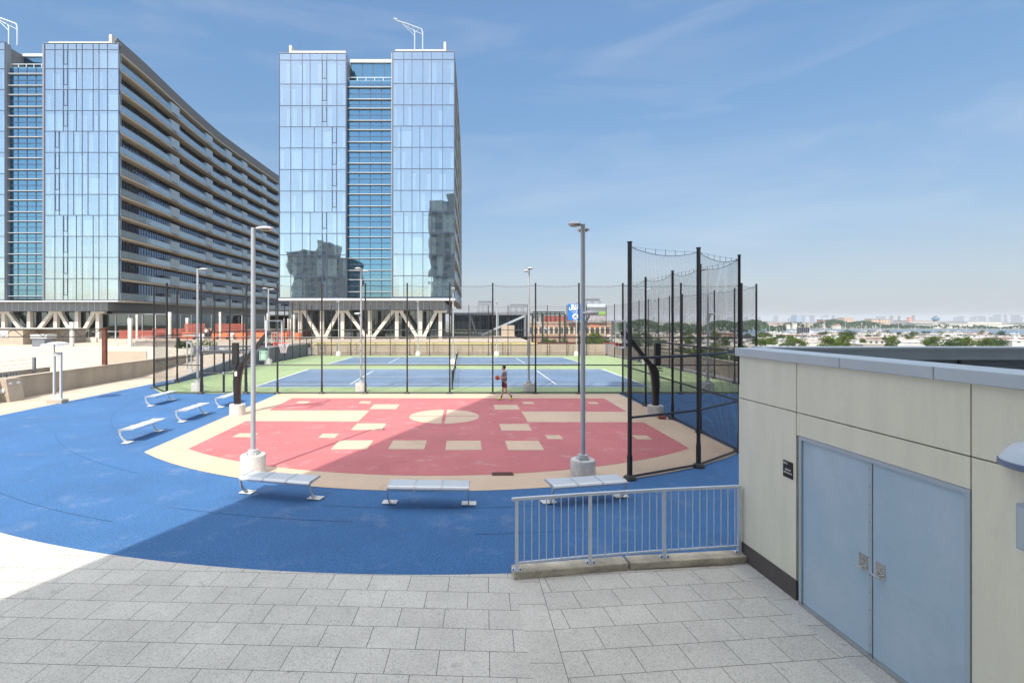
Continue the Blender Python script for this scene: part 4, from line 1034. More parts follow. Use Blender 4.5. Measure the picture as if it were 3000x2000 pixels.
def balcony_side(t, curve, floors, seed=0):
    """floors: z of slab tops, highest first (the first is the roof)"""
    pts = curvepts(curve); rnd = random.Random(seed)
    gw = MB(); strip(gw, pts, -1.4, -1.35, floors[-1], floors[0]); gw.build('side_glazing', M_side, t)
    bk = MB(); strip(bk, pts, -3.0, -2.8, floors[-1], floors[0]); bk.build('side_backing', inter_d, t)
    mu = MB()
    for i in range(0, len(pts) - 1):
        for f in (0, .5):
            x = pts[i][0] + (pts[i+1][0] - pts[i][0]) * f; y = pts[i][1] + (pts[i+1][1] - pts[i][1]) * f
            mu.box(x - 1.35, x - 1.30, y - .03, y + .03, floors[-1], floors[0])
    mu.build('side_mullion', mull_m, t)
    for k, z in enumerate(floors):
        s = MB(); strip(s, pts, -1.34, 0.0, z - .24, z); bal = s.build('balcony_slab', slab_m, t)
        if k == 0:
            e = MB(); strip(e, pts, -1.4, .02, z + .004, z + 1.35); e.build('roof_fascia', slabe_m, t); continue
        r = MB(); L = len(pts)
        off = [-.06] * L; i = 5
        segs = []
        strip_pts = []
        r2 = MB()
        strip(r, pts, -.05, -.03, z + .08, z + 1.05); r.build('glass_rail', gl_rail, bal)
        for i in range(L - 1):
            for f in (0, .33, .66):
                x = pts[i][0] + (pts[i+1][0]-pts[i][0])*f; y = pts[i][1] + (pts[i+1][1]-pts[i][1])*f
                r2.box(x - .10, x - .055, y - .03, y + .03, z, z + 1.07)
        r2.build('rail_post', fin_m, bal)
        r3 = MB(); strip(r3, pts, -.075, -.015, z + 1.05, z + 1.10); r3.build('rail_cap', fas_m, bal)
        r4 = MB()
        for i in (9, 18, 24, 29, 36, 42, 48, 54):
            x, y = pts[i]; r4 = MB(); r4.box(x - 1.25, x + .0, y - .05, y + .05, z, z + 1.75); r4.box(x - .04, x + .03, y, y + (pts[1][1]-pts[0][1]) * 1.6, z + .08, z + 1.7); r4.build('privacy_divider', frost_m, bal)
M_side = glass('side_window_glass', (0.26, 0.32, 0.42), (0.5, 0.6, 0.65), see=0.35)

def truss(t, Y, tops, bots, vb, vt, ends):
    zt, zb = ZV(vt, Y), 1.08
    nodes_t = [PX(u, Y) for u in tops]; nodes_b = [PX(u, Y) for u in bots]
    allp = sorted([(x, 't') for x in nodes_t] + [(x, 'b') for x in nodes_b])
    for x, k in allp:
        MB().box(x - .26, x + .26, Y - .3, Y + .3, zb, zt).build('column', truss_m, t)
    for i in range(len(allp) - 1):
        (xa, ka), (xb, kb) = allp[i], allp[i+1]
        if ka == kb: continue
        if ka == 't': p, q = (xa + .5, Y, zt), (xb - .45, Y, zb + .2)
        else: p, q = (xb - .5, Y, zt), (xa + .45, Y, zb + .2)
        MB().bar(p, q, .6, .48, up=(1, 0, 0)).build('brace', truss_m, t)
    for x in nodes_b: MB().box(x - .9, x + .9, Y - .34, Y + .34, zb, zb + .55).build('node_block', truss_m, t)
    for x in nodes_t: MB().box(x - 1.0, x + 1.0, Y - .34, Y + .34, zt - .35, zt).build('node_block', truss_m, t)

# --- centre tower
YC = 75.0
ct = thing('glass_tower', 'pale blue glass apartment tower standing behind the middle of the tennis courts', 'building', (PX(1075, YC), YC, 1.08))
rowsC = [157, 177, 247, 310, 372, 434, 497, 560, 622, 684, 747, 809.7, 872]
g1u = [819,852,885.5,908.5,943.5,957.6,987,1014]; g2u = [819,852,885.5,920.6,943.5,973,986.6,1014]
rg1 = [1151,1183,1207,1239,1263.6,1297,1331]; rg2 = [1151,1174.6,1207,1230,1263.6,1297,1331]
wl1, cu1 = wing(ct, YC, rowsC, [(0,4,g1u,4), (4,8,g2u,5), (8,12,g1u,4)], 'l', inter_m, gl_light)
wl2, cu2 = wing(ct, YC, [152] + [r - 2 for r in rowsC[1:]], [(0,4,rg1,9), (4,8,rg2,9), (8,12,rg1,9)], 'r', inter_m, gl_light)
split_parts(wl1 + wl2, 'window', gl_light, ct); split_parts(cu1 + cu2, 'curtain', curt_m, ct)
YR = YC + 0.9
vf = []
v = 258.0
for k in range(20): vf.append(v); v += 35.2 if k % 2 == 0 else 27.2
vf = [q for q in vf if q < 865]
recess(ct, YR, 1019, 1151, 237, 870, vf, 4)
MB().box(PX(1012, YC), PX(1014, YC) + .05, YC, YR + .2, ZV(872, YC), ZV(157, YC)).build('return_wall', fas_m, ct)
MB().box(PX(1150, YC) - .2, PX(1151, YC) - .06, YC, YR + .2, ZV(872, YC), ZV(155, YC)).build('return_wall', fas_m, ct)
# penthouse behind the recess, terrace rail
YP = YC + 3.4
MB().box(PX(1012, YC), PX(1152, YC), YP, YP + 5, ZV(240, YR), ZV(186, YP)).build('penthouse_glazing', gl_teal, ct)
MB().box(PX(1012, YC), PX(1152, YC), YP + .3, YP + 4.8, ZV(240, YR), ZV(187, YP)).build('penthouse_backing', inter_t, ct)
MB().box(PX(1012, YC), PX(1152, YC), YP - .3, YP + 5, ZV(186, YP), ZV(177, YP)).build('penthouse_roof', fin_m, ct)
m = MB()
for i in range(5): x = PX(1014, YC) + i * 1.68; m.box(x-.05, x+.05, YP-.06, YP-.005, ZV(240, YR), ZV(186, YP))
m.build('penthouse_mullion', mull_m, ct)
MB().box(PX(1019, YR), PX(1150, YR), YR, YP, ZV(240, YR), ZV(236.5, YR)).build('terrace', fin_m, ct)
m = MB()
for i in range(6): x = PX(1021, YR) + i * 1.28; m.box(x-.04, x+.04, YR+.15, YR+.2, ZV(236.5, YR), ZV(226, YR))
m.box(PX(1019, YR), PX(1150, YR), YR+.14, YR+.21, ZV(226.5, YR), ZV(225, YR)); m.build('terrace_rail', fin_m, ct)
# body, roof parapets
bz = ZV(874, YC)
bodyp = curvepts([(-1.25, 75.4), (-0.95, 90), (-0.7, 108), (-0.55, 128), (-0.5, 146)])
bp_ = [(PX(819, YC), YC + .7), (PX(1012, YC), YC + .7), (PX(1012, YC), YP+5), (PX(1152, YC), YP+5), (PX(1152, YC), YC + .7), (bodyp[0][0] - 3.7, YC + .7)] + [(x - 3.7, y) for x, y in bodyp[1:]] + [(PX(819, YC), 146)]
MB().prism(bp_, bz, ZV(160, YC)).build('core', slabe_m, ct)
for (ua, ub, va, pu, pv) in ((850, 1012, 148, 850, 132), (1158, 1303, 144, 1303, 122)):
    MB().box(PX(ua, YC), PX(ub, YC), YC + .12, YC + .5, ZV(157, YC), ZV(va, YC)).build('roof_parapet', white_w, ct)
    MB().box(PX(pu-3.5, YC), PX(pu+3.5, YC), YC + .09, YC + 20, ZV(157, YC), ZV(pv, YC)).build('fin_wall', white_w, ct)
MB().box(PX(819, YC), PX(1014, YC), YC - .05, YC + .11, ZV(157.5, YC) , ZV(155.5, YC)).build('roof_edge', fin_m, ct)
MB().box(PX(1151, YC), PX(1331, YC), YC - .05, YC + .11, ZV(152.5, YC), ZV(150.5, YC)).build('roof_edge', fin_m, ct)
flC = [ZV(r, YC) for r in rowsC[2:]]
balcony_side(ct, [(-1.25, 75.4), (-0.95, 90), (-0.7, 108), (-0.55, 128), (-0.5, 146)], [ZV(190, YC)] + flC, 5)
MB().box(PX(816, YC), PX(1333, YC), YC - .25, YC + 1.5, ZV(880, YC), ZV(874, YC)).build('base_band', fin_m, ct)
fa = MB(); Yf = YC + 1.55
MB().box(PX(849, Yf), PX(1300, Yf), Yf, 140, ZV(907, Yf), ZV(880, Yf)+.02).build('fascia', fas_m, ct)
m = MB()
for i in range(24):
    x = PX(849, Yf) + (PX(1300, Yf) - PX(849, Yf)) * i / 23; m.box(x-.02, x+.02, Yf-.015, Yf-.002, ZV(907, Yf), ZV(880, Yf))
fa_o = [o for o in ct.children if o.name.startswith('fascia')][0]; join_into(fa_o, m, fin_m)
truss(ct, 77.6, [880, 1004, 1163, 1290], [944, 1084, 1232], 990, 909, None)
MB().box(PX(852, 83), PX(1305, 83), 83.3, 83.5, 1.08, ZV(905, 80)).build('lobby_backing', M('warm_lobby', (0.10, 0.075, 0.05), 0.9, var=0.6, scale=0.3), ct)
MB().box(PX(852, 83), PX(1305, 83), 82.0, 82.03, 1.08, ZV(905, 80)).build('lobby_glazing', gl_dark, ct)
m = MB()
for i in range(18):
    x = PX(852, 83) + i * 1.45; m.box(x-.03, x+.03, 81.93, 81.999, 1.08, ZV(905, 80))
for z in (2.2, 4.0): m.box(PX(852,83), PX(1305,83), 81.94, 81.998, z-.04, z+.04)
m.build('lobby_mullion', mull_m, ct)

# --- left tower
YL = 76.0
lt = thing('glass_tower', 'long glass apartment tower with curving rows of balconies on the left', 'building', (PX(240, YL), YL, 1.08))
rowsL = [128, 146.4, 202, 263, 324.5, 385, 447, 509, 570, 631, 692.5, 754, 816, 879]
lg1 = [131,161,185.5,199,224,241,273,290,315,348]; lg2 = [131,161,174.5,199,216,241,258,290,315,348]
wl3, cu3 = wing(lt, YL, rowsL, [(0,5,lg1,2), (5,9,lg2,1), (9,13,lg1,2)], 'r', inter_m, gl_light)
lw = [-190, -150, -110, -70, -30, 15]
wl4, cu4 = wing(lt, YL, [124] + rowsL[1:], [(0,13,lw,9)], 'l', inter_m, gl_light)
split_parts(wl3 + wl4, 'window', gl_light, lt); split_parts(cu3 + cu4, 'curtain', curt_m, lt)
YLr = YL + 0.65
vf = []; v = 219.0
for k in range(22): vf.append(v); v += 34.4 if k % 2 == 0 else 27.0
vf = [q for q in vf if q < 872]
recess(lt, YLr, 27, 132, 198, 876, vf, 4)
MB().box(PX(14.8, YL)+.08, PX(15, YL)+.15, YL, YLr + .2, ZV(879, YL), ZV(126, YL)).build('return_wall', fas_m, lt)
MB().box(PX(130, YL) - .3, PX(131, YL) - .1, YL, YLr + .2, ZV(879, YL), ZV(130, YL)).build('return_wall', fas_m, lt)
MB().box(PX(15, YL), PX(131, YL), YL+3.3, YL+9.2, ZV(200, YLr), ZV(160, YL+3.3)).build('penthouse_glazing', gl_teal, lt)
MB().box(PX(15, YL), PX(131, YL), YL+3.6, YL+8.8, ZV(200, YLr), ZV(161, YL+3.3)).build('penthouse_backing', inter_t, lt)
MB().box(PX(15, YL), PX(131, YL), YL+3.0, YL+9.2, ZV(168, YL+3.3), ZV(161, YL+3.3)+.05).build('penthouse_roof', fin_m, lt)
MB().box(PX(27, YLr), PX(132, YLr), YLr, YL+3.3, ZV(201, YLr), ZV(197.5, YLr)).build('terrace', fin_m, lt)
m = MB()
for i in range(6): x = PX(29, YLr) + i * 1.15; m.box(x-.04, x+.04, YLr+.15, YLr+.2, ZV(197.5, YLr), ZV(187, YLr))
m.box(PX(27, YLr), PX(132, YLr), YLr+.14, YLr+.21, ZV(187.5, YLr), ZV(186, YLr)); m.build('terrace_rail', fin_m, lt)
cvL = [(PX(349, YL) + .02, YL + .4), (-51.4, 83), (-52.3, 91), (-53.2, 100), (-54.3, 115), (-54.1, 128), (-53.6, 150), (-51, 178)]
lpts = curvepts(cvL)
bp_ = [(PX(-190, YL), YL + .7), (PX(15, YL), YL + .7), (PX(15, YL), YL+9.2), (PX(131, YL), YL+9.2), (PX(131, YL), YL + .7), (lpts[0][0] - 3.7, YL + .7)] + [(x - 3.7, y) for x, y in lpts[1:]] + [(PX(-190, YL), 178)]
MB().prism(bp_, ZV(881, YL), ZV(132, YL)).build('core', slabe_m, lt)
MB().box(PX(140, YL), PX(322, YL), YL + .12, YL + .5, ZV(128, YL), ZV(121, YL)).build('roof_parapet', white_w, lt)
fw = MB(); strip(fw, [(x - 1.2, y + .6) for x, y in lpts], -.15, .15, ZV(128, YL), ZV(100, YL)); fw.build('fin_wall', slabe_m, lt)
MB().box(PX(318, YL), PX(326, YL), YL + .09, YL + .6, ZV(128, YL), ZV(100, YL)).build('fin_end', white_w, lt)
MB().box(PX(131, YL), PX(348, YL), YL - .05, YL + .11, ZV(128.5, YL), ZV(126.5, YL)).build('roof_edge', fin_m, lt)
balcony_side(lt, cvL, [ZV(152, YL)] + [ZV(r, YL) for r in rowsL[2:]], 9)
MB().box(PX(-190, YL), PX(349, YL), YL - .25, YL + 1.5, ZV(884, YL), ZV(880.5, YL)).build('base_band', fin_m, lt)
Yf = YL + 1.55
fb = MB().prism([(PX(-190, Yf), Yf), (PX(314, Yf), Yf), (PX(314, Yf) - .6, 90), (PX(314, Yf) - 3.5, 150), (PX(-190, Yf), 150)], ZV(911, Yf), ZV(884, Yf)+.02); fb = fb.build('fascia', fas_m, lt)
m = MB()
for i in range(26):
    x = PX(-150, Yf) + (PX(314, Yf) - PX(-150, Yf)) * i / 25; m.box(x-.02, x+.02, Yf-.015, Yf-.002, ZV(911, Yf), ZV(884, Yf))
join_into(fb, m, fin_m, lt)
truss(lt, 78.5, [-136, 14, 166, 289], [-60, 88, 228], 990, 912, None)
MB().box(PX(-190, 86), PX(298, 84), 86.3, 86.5, 1.08, ZV(905, 82)).build('lobby_backing', inter_d, lt)
MB().box(PX(-190, 86), PX(298, 84), 84.0, 84.03, 1.08, ZV(905, 82)).build('lobby_glazing', gl_dark, lt)
m = MB()
for i in range(24):
    x = PX(-190, 84) + i * 1.15; m.box(x-.03, x+.03, 83.93, 83.999, 1.08, ZV(905, 82))
m.build('lobby_mullion', mull_m, lt)

# glass podium between the towers
gp = thing('glass_podium', 'low glass podium linking the two towers behind the orange construction fence', 'building', (-44, 86, 1.08))
pg = [(-58, 79.3), (-46, 80), (-42, 92), (-38, 98), (-34, 100), (-26, 100)]
def wallstrip(mb, pts, z0, z1, th=.05, oy=0):
    for i in range(len(pts)-1):
        (xa, ya), (xb, yb) = pts[i], pts[i+1]; mb.prism([(xa, ya+oy), (xb, yb+oy), (xb, yb+oy+th), (xa, ya+oy+th)], z0, z1)
m = MB(); wallstrip(m, pg, 1.08, 4.75); m.build('glazing', gl_dark, gp)
m = MB(); wallstrip(m, pg, 1.08, 4.75, .1, 2.2); m.build('backing', inter_d, gp)
m = MB(); wallstrip(m, pg, 4.75, 4.95, 3.0, -.15); m.build('roof_edge', fas_m, gp)
m = MB()
for i in range(len(pg)-1):
    (xa, ya), (xb, yb) = pg[i], pg[i+1]; n = max(2, int(math.hypot(xb-xa, yb-ya) / 2))
    for k in range(n): x = xa + (xb-xa)*k/n; y = ya + (yb-ya)*k/n; m.box(x-.07, x+.07, y-.12, y-.01, 1.08, 4.75)
    m.bar((xa, ya-.06, 2.15), (xb, yb-.06, 2.15), .08, .1)
m.build('mullion', fin_m, gp)
mst = [MB() for _ in range(3)]
# roof rigs
def rig(u, v, Y, label, flip=1, s=1.0):
    x = PX(u, Y); z = ZV(v, Y); t = thing('roof_davit', label, 'davit', (x, Y, z), group='white window-cleaning rigs on the tower roofs')
    m = MB()
    for dx in (0, 1.2): m.tube([(dx*s, 0, 0), (dx*s, 0, 2.6*s), ((dx-.15)*s, 0, 3.0*s)], 0.10*s, 8)
    m.build('mast', cap_m, t, local=True, smooth=True)
    m = MB(); top = [(1.1*s, 0, 3.05*s), (-1.2*s, 0, 3.9*s), (-2.9*s, 0, 4.4*s)]
    m.tube(top, .09*s, 8); m.tube([(1.2*s, 0, 2.3*s), (-.1*s, .15, 2.9*s), (-2.2*s, .1, 4.1*s)], .06*s, 6); m.tube([(-.1*s, 0, 2.2*s), (-2.0*s, 0, 4.05*s)], .04*s, 6); m.bar((-2.6*s, -.3, 4.38*s), (-3.1*s, -.3, 4.5*s), .25*s, .1*s)
    for k in range(4): m.tube([((.6-.7*k)*s, 0, (3.15+.27*k)*s), ((.2-.7*k)*s, .1, (2.75+.33*k)*s)], .04*s, 6)
    m.build('jib', cap_m, t, local=True)
rig(1215, 146, YC + 2, 'white window-cleaning rig on the roof of the centre tower')
rig(26, 134, YL + 4, 'white rig post on the roof at the far left', s=1.1)

# ------------------------------------------------------------------ things between the deck and the towers
ww = thing('ramp_parapet', 'white rendered ramp wall beyond the left parapet, curving down at its right end', 'wall', (-40, 46, -3))
MB().box(-75, -28.4, 46, 46.4, -4, 1.55).build('wall', white_w, ww)
MB().box(PX(314, 46), PX(437, 46)-.2, 45.93, 45.995, -1, 1.18).build('inset_panel', cream_w, ww)
m = MB(); cp = [(-28.4, 46.0, 1.55), (-27, 45.9, 1.5), (-25.6, 45.5, 1.42), (-24.4, 44.8, 1.3), (-23.6, 43.9, 1.2), (-23.3, 43.2, 1.12)]
for i in range(5):
    a, b = cp[i], cp[i+1]
    m.add([(a[0],a[1],-1),(b[0],b[1],-1),(b[0],b[1],b[2]),(a[0],a[1],a[2]),(a[0],a[1]+.4,-1),(b[0],b[1]+.4,-1),(b[0],b[1]+.4,b[2]),(a[0],a[1]+.4,a[2])], [(0,1,2,3),(5,4,7,6),(3,2,6,7),(0,3,7,4),(1,5,6,2)])
m.build('curved_end', white_w, ww)
rw2 = thing('ramp_barrier', 'grey ribbed ramp barrier just beyond the parapet at the far left', 'wall', (-26, 26, -3))
MB().box(-26.3, -26.0, 10, 32.2, -4, 1.05).build('wall', conc_wall, rw2)
m = MB()
for i in range(60): m.box(-25.998, -25.96, 18 + i*.2, 18.09 + i*.2, .4, .98)
m.build('ribbing', louv_m, rw2)
wp = thing('fence_post', 'short grey steel post with wires beyond the left parapet', 'post', (-26, 31, 0))
MB().box(-26.07, -25.93, 30.93, 31.07, 0, 1.75).build('post', fas_m, wp)
m = MB()
for z in (1.65, 1.4, 1.2): m.tube([(-26, 31, z), (-26, 12, z - .05)], .012, 5)
m.build('wire', steel_m, wp)
struct(MB().prism([(-110, -20), (-23.0, -20), (-23.0, 46), (-110, 46)], -4.2, -4.0).build('ramp_road', concrete))
rp = thing('rusty_post', 'rusty brown steel post rising from the left parapet', 'post', (-22.85, 32.6, 1.14))
MB().box(-22.97, -22.73, 32.5, 32.7, 1.14, 3.44).build('post', rust_m, rp)
MB().box(-23.02, -22.68, 32.45, 32.75, 3.44, 3.5).build('cap', rust_m, rp)
gt = thing('gantry_truss', 'thin dark lattice gantry running left from the rusty post', 'gantry', (-23, 32.6, 2.9))
m = MB(); m.bar((-23.0, 32.6, 3.40), (-36, 32.6, 3.42), .06, .07); m.bar((-24.3, 32.6, 2.92), (-36, 32.6, 2.94), .05, .05); m.bar((-23.0, 32.6, 3.38), (-24.3, 32.6, 2.93), .05); m.build('chord', rail_blk, gt)
m = MB()
for k in range(9):
    x = -24.3 - k*1.25; m.bar((x, 32.6, 2.94), (x-.6, 32.6, 3.39), .03); m.bar((x-.65, 32.6, 3.39), (x-1.25, 32.6, 2.94), .03)
m.build('lattice', rail_blk, gt)
hb = thing('plant_building', 'plain beige plant building beside the ramp at the far left', 'building', (-52, 62, 1.08))
MB().box(-75, PX(67, 60), 60, 66, 1.08, ZV(966, 60)).build('wall', cream_w, hb)
MB().box(PX(67, 60)+.01, PX(180, 62), 62, 66, 1.08, ZV(964, 62)).build('shaded_wall', M('shade_toned_plant_wall', (0.27, 0.24, 0.2), 0.9, var=.1), hb)  # beige wall again, its shade put into a darker colour
MB().box(-75.1, PX(180, 62)+.1, 59.9, 66.1, ZV(966, 60)+.003, ZV(966, 60) + .12).build('roof', white_w, hb)
MB().box(PX(3, 60), PX(25, 60), 59.93, 59.99, 1.9, 2.7).build('sign_panel', white_p, hb)
wb = thing('low_wall', 'short white wall on the plaza under the left tower', 'wall', (-52, 66, 1.08))
MB().box(PX(180, 66), PX(282, 66), 66, 66.3, 1.08, ZV(988, 66)).build('wall', white_w, wb)
vn = thing('rooftop_vent', 'angled pale metal vent hood sitting on the white ramp wall', 'vent', (PX(130, 47), 47.5, 1.1))
xv = PX(108, 48); m = MB(); m.add([(xv, 48, 1.08), (xv+2.2, 48, 1.08), (xv+1.5, 48, 1.75), (xv+.4, 48, 1.75), (xv, 49.2, 1.08), (xv+2.2, 49.2, 1.08), (xv+1.5, 49.2, 1.75), (xv+.4, 49.2, 1.75)], [(0,1,2,3),(5,4,7,6),(3,2,6,7),(1,5,6,2),(4,0,3,7)]); m.build('hood', lamp_m, vn)
MB().box(xv-1.3, xv-.1, 49, 50, 1.08, 2.2).build('duct', fas_m, vn)
MB().box(xv-1.4, xv+.2, 48.9, 50.1, 2.2, 2.6).build('duct_cap', lamp_m, vn)
# white light columns on the plaza
cols = [(211, 943, 1013, 56, 8), (381, 932, 1016, 52, 8), (401, 921, 996, 72, 4), (498, 914, 986, 78, 7), (549, 931, 985, 80, 7), (645, 914, 991, 76, 5), (785, 918, 1000, 72, 8), (833, 933, 990, 80, 3), (844, 933, 990, 80, 3), (851, 934, 990, 80, 3), (860, 921, 996, 74, 7)]
for i, (u, va, vb, Y, w) in enumerate(cols):
    x = PX(u, Y); ww_ = w * Y / F / 2
    t = thing('light_column', ['white square light column %s' % s for s in ('left of the rusty post', 'just right of the rusty post', 'slim one against the podium glass', 'behind the corner post of the tennis fence', 'beside the path light at the tennis fence corner', 'among the orange barriers', 'left of the basketball backboard', 'first of three slim ones right of the backboard', 'second of three slim ones right of the backboard', 'third of three slim ones right of the backboard', 'beside the left end of the centre tower truss')][i], 'light column', (x, Y, 1.08), group='white light columns on the plaza')
    MB().box(x-ww_, x+ww_, Y-ww_, Y+ww_, 1.08, ZV(va, Y) - .6).build('shaft', truss_m, t); MB().box(x-ww_*1.08, x+ww_*1.08, Y-ww_*1.08, Y+ww_*1.08, ZV(va, Y) - .6, ZV(va, Y)).build('lantern', white_p, t)
# orange fences and barriers
stake_m = M('orange_stake', (0.5, 0.22, 0.1), 0.7)
def mesh_panel(u0, u1, v0, Y, label):
    x0, x1 = PX(u0, Y), PX(u1, Y); z1_ = ZV(v0, Y)
    t = thing('construction_fence', label, 'construction fence', ((x0+x1)/2, Y, 1.08), group='orange mesh construction fences on the plaza')
    m = MB(); n = int((x1-x0)/.16)
    for i in range(n+1): x = x0 + (x1-x0)*i/n; m.box(x-.045, x+.045, Y, Y+.01, 1.1, z1_)
    k = int((z1_-1.1)/.16)
    for j in range(k+1): z = 1.1 + (z1_-1.1)*j/k; m.box(x0, x1, Y-.012, Y-.002, z-.04, z+.04)
    m.build('orange_mesh', org_mesh, t)
    m = MB(); n = max(2, int((x1-x0)/1.6))
    for i in range(n+1): x = x0 + (x1-x0)*i/n; MB().box(x-.035, x+.035, Y+.02, Y+.09, 1.08, z1_+.08).build('stake', stake_m, t)
    
mesh_panel(350, 446, 968, 78, 'dull red mesh fence behind the podium glass reflections, left of the tennis fence corner')
mesh_panel(447, 538, 963, 78.3, 'red mesh fence stretching right from the tennis fence corner')
mesh_panel(540, 599, 948.5, 79, 'tall orange mesh fence left of the gap with workers')
mesh_panel(631, 716, 948.5, 79, 'tall orange mesh fence right of the gap with workers')
mesh_panel(718, 778, 967, 79.2, 'lower orange mesh fence left of the basketball backboard')
mesh_panel(790, 856, 967, 79.2, 'lower orange mesh fence seen through the basketball backboard')
def barrier(u, Y, w, mt, label):
    x = PX(u, Y); t = thing('traffic_barrier', label, 'barrier', (x, Y, 1.08), group='orange and white plastic barriers on the plaza')
    m = MB(); h = .95
    m.prism([(x-w/2, Y-.3), (x+w/2, Y-.3), (x+w/2, Y+.3), (x-w/2, Y+.3)], 1.08, 1.35)
    m.add([(x-w/2,Y-.26,1.35),(x+w/2,Y-.26,1.35),(x+w/2,Y+.26,1.35),(x-w/2,Y+.26,1.35),(x-w/2,Y-.1,1.08+h),(x+w/2,Y-.1,1.08+h),(x+w/2,Y+.1,1.08+h),(x-w/2,Y+.1,1.08+h)], [(0,1,5,4),(1,2,6,5),(2,3,7,6),(3,0,4,7),(4,5,6,7)])
    m.build('shell', mt, t)
    if mt is white_p:
        MB().box(x-.5, x-.25, Y-.34, Y-.31, 1.5, 1.75).build('red_patch', rim_m, t); MB().box(x+.25, x+.5, Y-.34, Y-.31, 1.5, 1.75).build('red_patch', rim_m, t)
for u, w, mt, lb in ((556, 2.2, org_pl, 'orange plastic barrier farthest left'), (583, 1.6, white_p, 'white plastic barrier just left of the workers'), (636, 1.4, org_pl, 'orange plastic barrier just right of the workers'),
                     (656, 2.0, org_pl, 'orange barrier in front of the tall mesh right of the workers'), (679, 1.5, white_p, 'white barrier with red patches among the orange ones'), (706, 2.0, org_pl, 'orange barrier under the right end of the tall mesh'),
                     (758, 2.0, org_pl, 'orange barrier left of the basketball backboard'), (822, 2.0, org_pl, 'orange barrier seen right of the backboard'), (873, 1.0, org_pl, 'orange barrier next to the centre tower truss')):
    barrier(u, 76.2, w, mt, lb)
work = M('dark_work_clothes', (0.03, 0.035, 0.05), 0.9)
for u, lb, sh in ((604, 'worker in a pale top standing in the gap of the orange fence', white_p), (612, 'worker in a brown top standing in the middle of the fence gap', rust_m), (619, 'worker in dark clothes on the right of the fence gap', work)):
    person('person', lb, (PX(u, 77.5), 77.5, 1.08), R(90 if u != 612 else 200), shirt=sh, shorts=work, pose='stand', group='workers on the plaza', detail=False, ballhold=False)
# banner
bn = thing('banner', 'slate banner with white welcome lettering on the low wall behind the tennis gate', 'banner', (-22.9, 46.8, 0.9))
xa, xb, Yb = PX(566, 46.8), PX(776, 46.8), 46.8
MB().box(xa, xb, Yb+.05, Yb+.3, .3, ZV(1012, Yb)-.03).build('backing_wall', M('banner_wall', (0.2,0.2,0.2), .8), bn)
MB().box(xa, xb, Yb, Yb+.05, ZV(1034, Yb), ZV(1012, Yb)).build('cloth', sign_bl, bn)
text('lettering', 'WELCOME TO OUR NEW', .27, sign_wh, bn, (PX(655, Yb)+1.15, Yb-.01, ZV(1023.5, Yb)-.02), bold=.006)
text('lettering', 'HOUSES', .24, sign_wh, bn, (PX(714, Yb), Yb-.01, ZV(1032.5, Yb)-.01), bold=.004)
m = MB(); lx0, lx1, lz0, lz1 = PX(593, Yb), PX(612, Yb), ZV(1029, Yb), ZV(1013.5, Yb)
for a, b, c, d in ((lx0, lx1, lz0, lz0+.03), (lx0, lx1, lz1-.03, lz1), (lx0, lx0+.03, lz0+.03, lz1-.03), (lx1-.03, lx1, lz0+.03, lz1-.03)): m.box(a, b, Yb-.01, Yb-.002, c, d)
m.box(lx0+.1, lx1-.1, Yb-.01, Yb-.002, (lz0+lz1)/2+.03, (lz0+lz1)/2+.1); m.box(lx0+.12, lx1-.12, Yb-.01, Yb-.002, (lz0+lz1)/2-.1, (lz0+lz1)/2-.06); m.build('square_emblem', sign_wh, bn)
# plaza stair block with handrails
st = thing('plaza_steps', 'low stair block with curved steel handrails on the plaza', 'steps', (PX(430, 56), 56, 1.08))
for k in range(4): MB().box(PX(395, 56), PX(525, 56), 55+k*.35, 58, 1.08+.14*k+.002*k, 1.08+.14*(k+1)).build('step', M('stair_stone%d' % k, (0.33-.03*k, 0.3-.03*k, 0.27-.03*k), .9, var=.2), st)
for u in (400, 412, 458, 468, 522):
    x = PX(u, 55.5); m = MB(); m.tube([(x, 54.9, 1.08), (x, 54.9, 1.75), (x+.15, 55.2, 1.95), (x+.6, 56.3, 2.25), (x+.6, 56.3, 1.4)], .025, 6); m.build('handrail', steel_m, st, smooth=True)
m = MB(); x0, x1 = PX(345, 57), PX(455, 57); m.tube([(x0, 57, 1.35), (x1, 57, 2.15)], .03, 6); m.tube([(x0, 57, 1.15), (x1, 57, 1.9)], .02, 6)
for k in range(5): x = x0 + (x1-x0)*k/4; m.tube([(x, 57, 1.08), (x, 57, 1.35+.2*k)], .02, 6)
m.build('ramp_rail', steel_m, st)

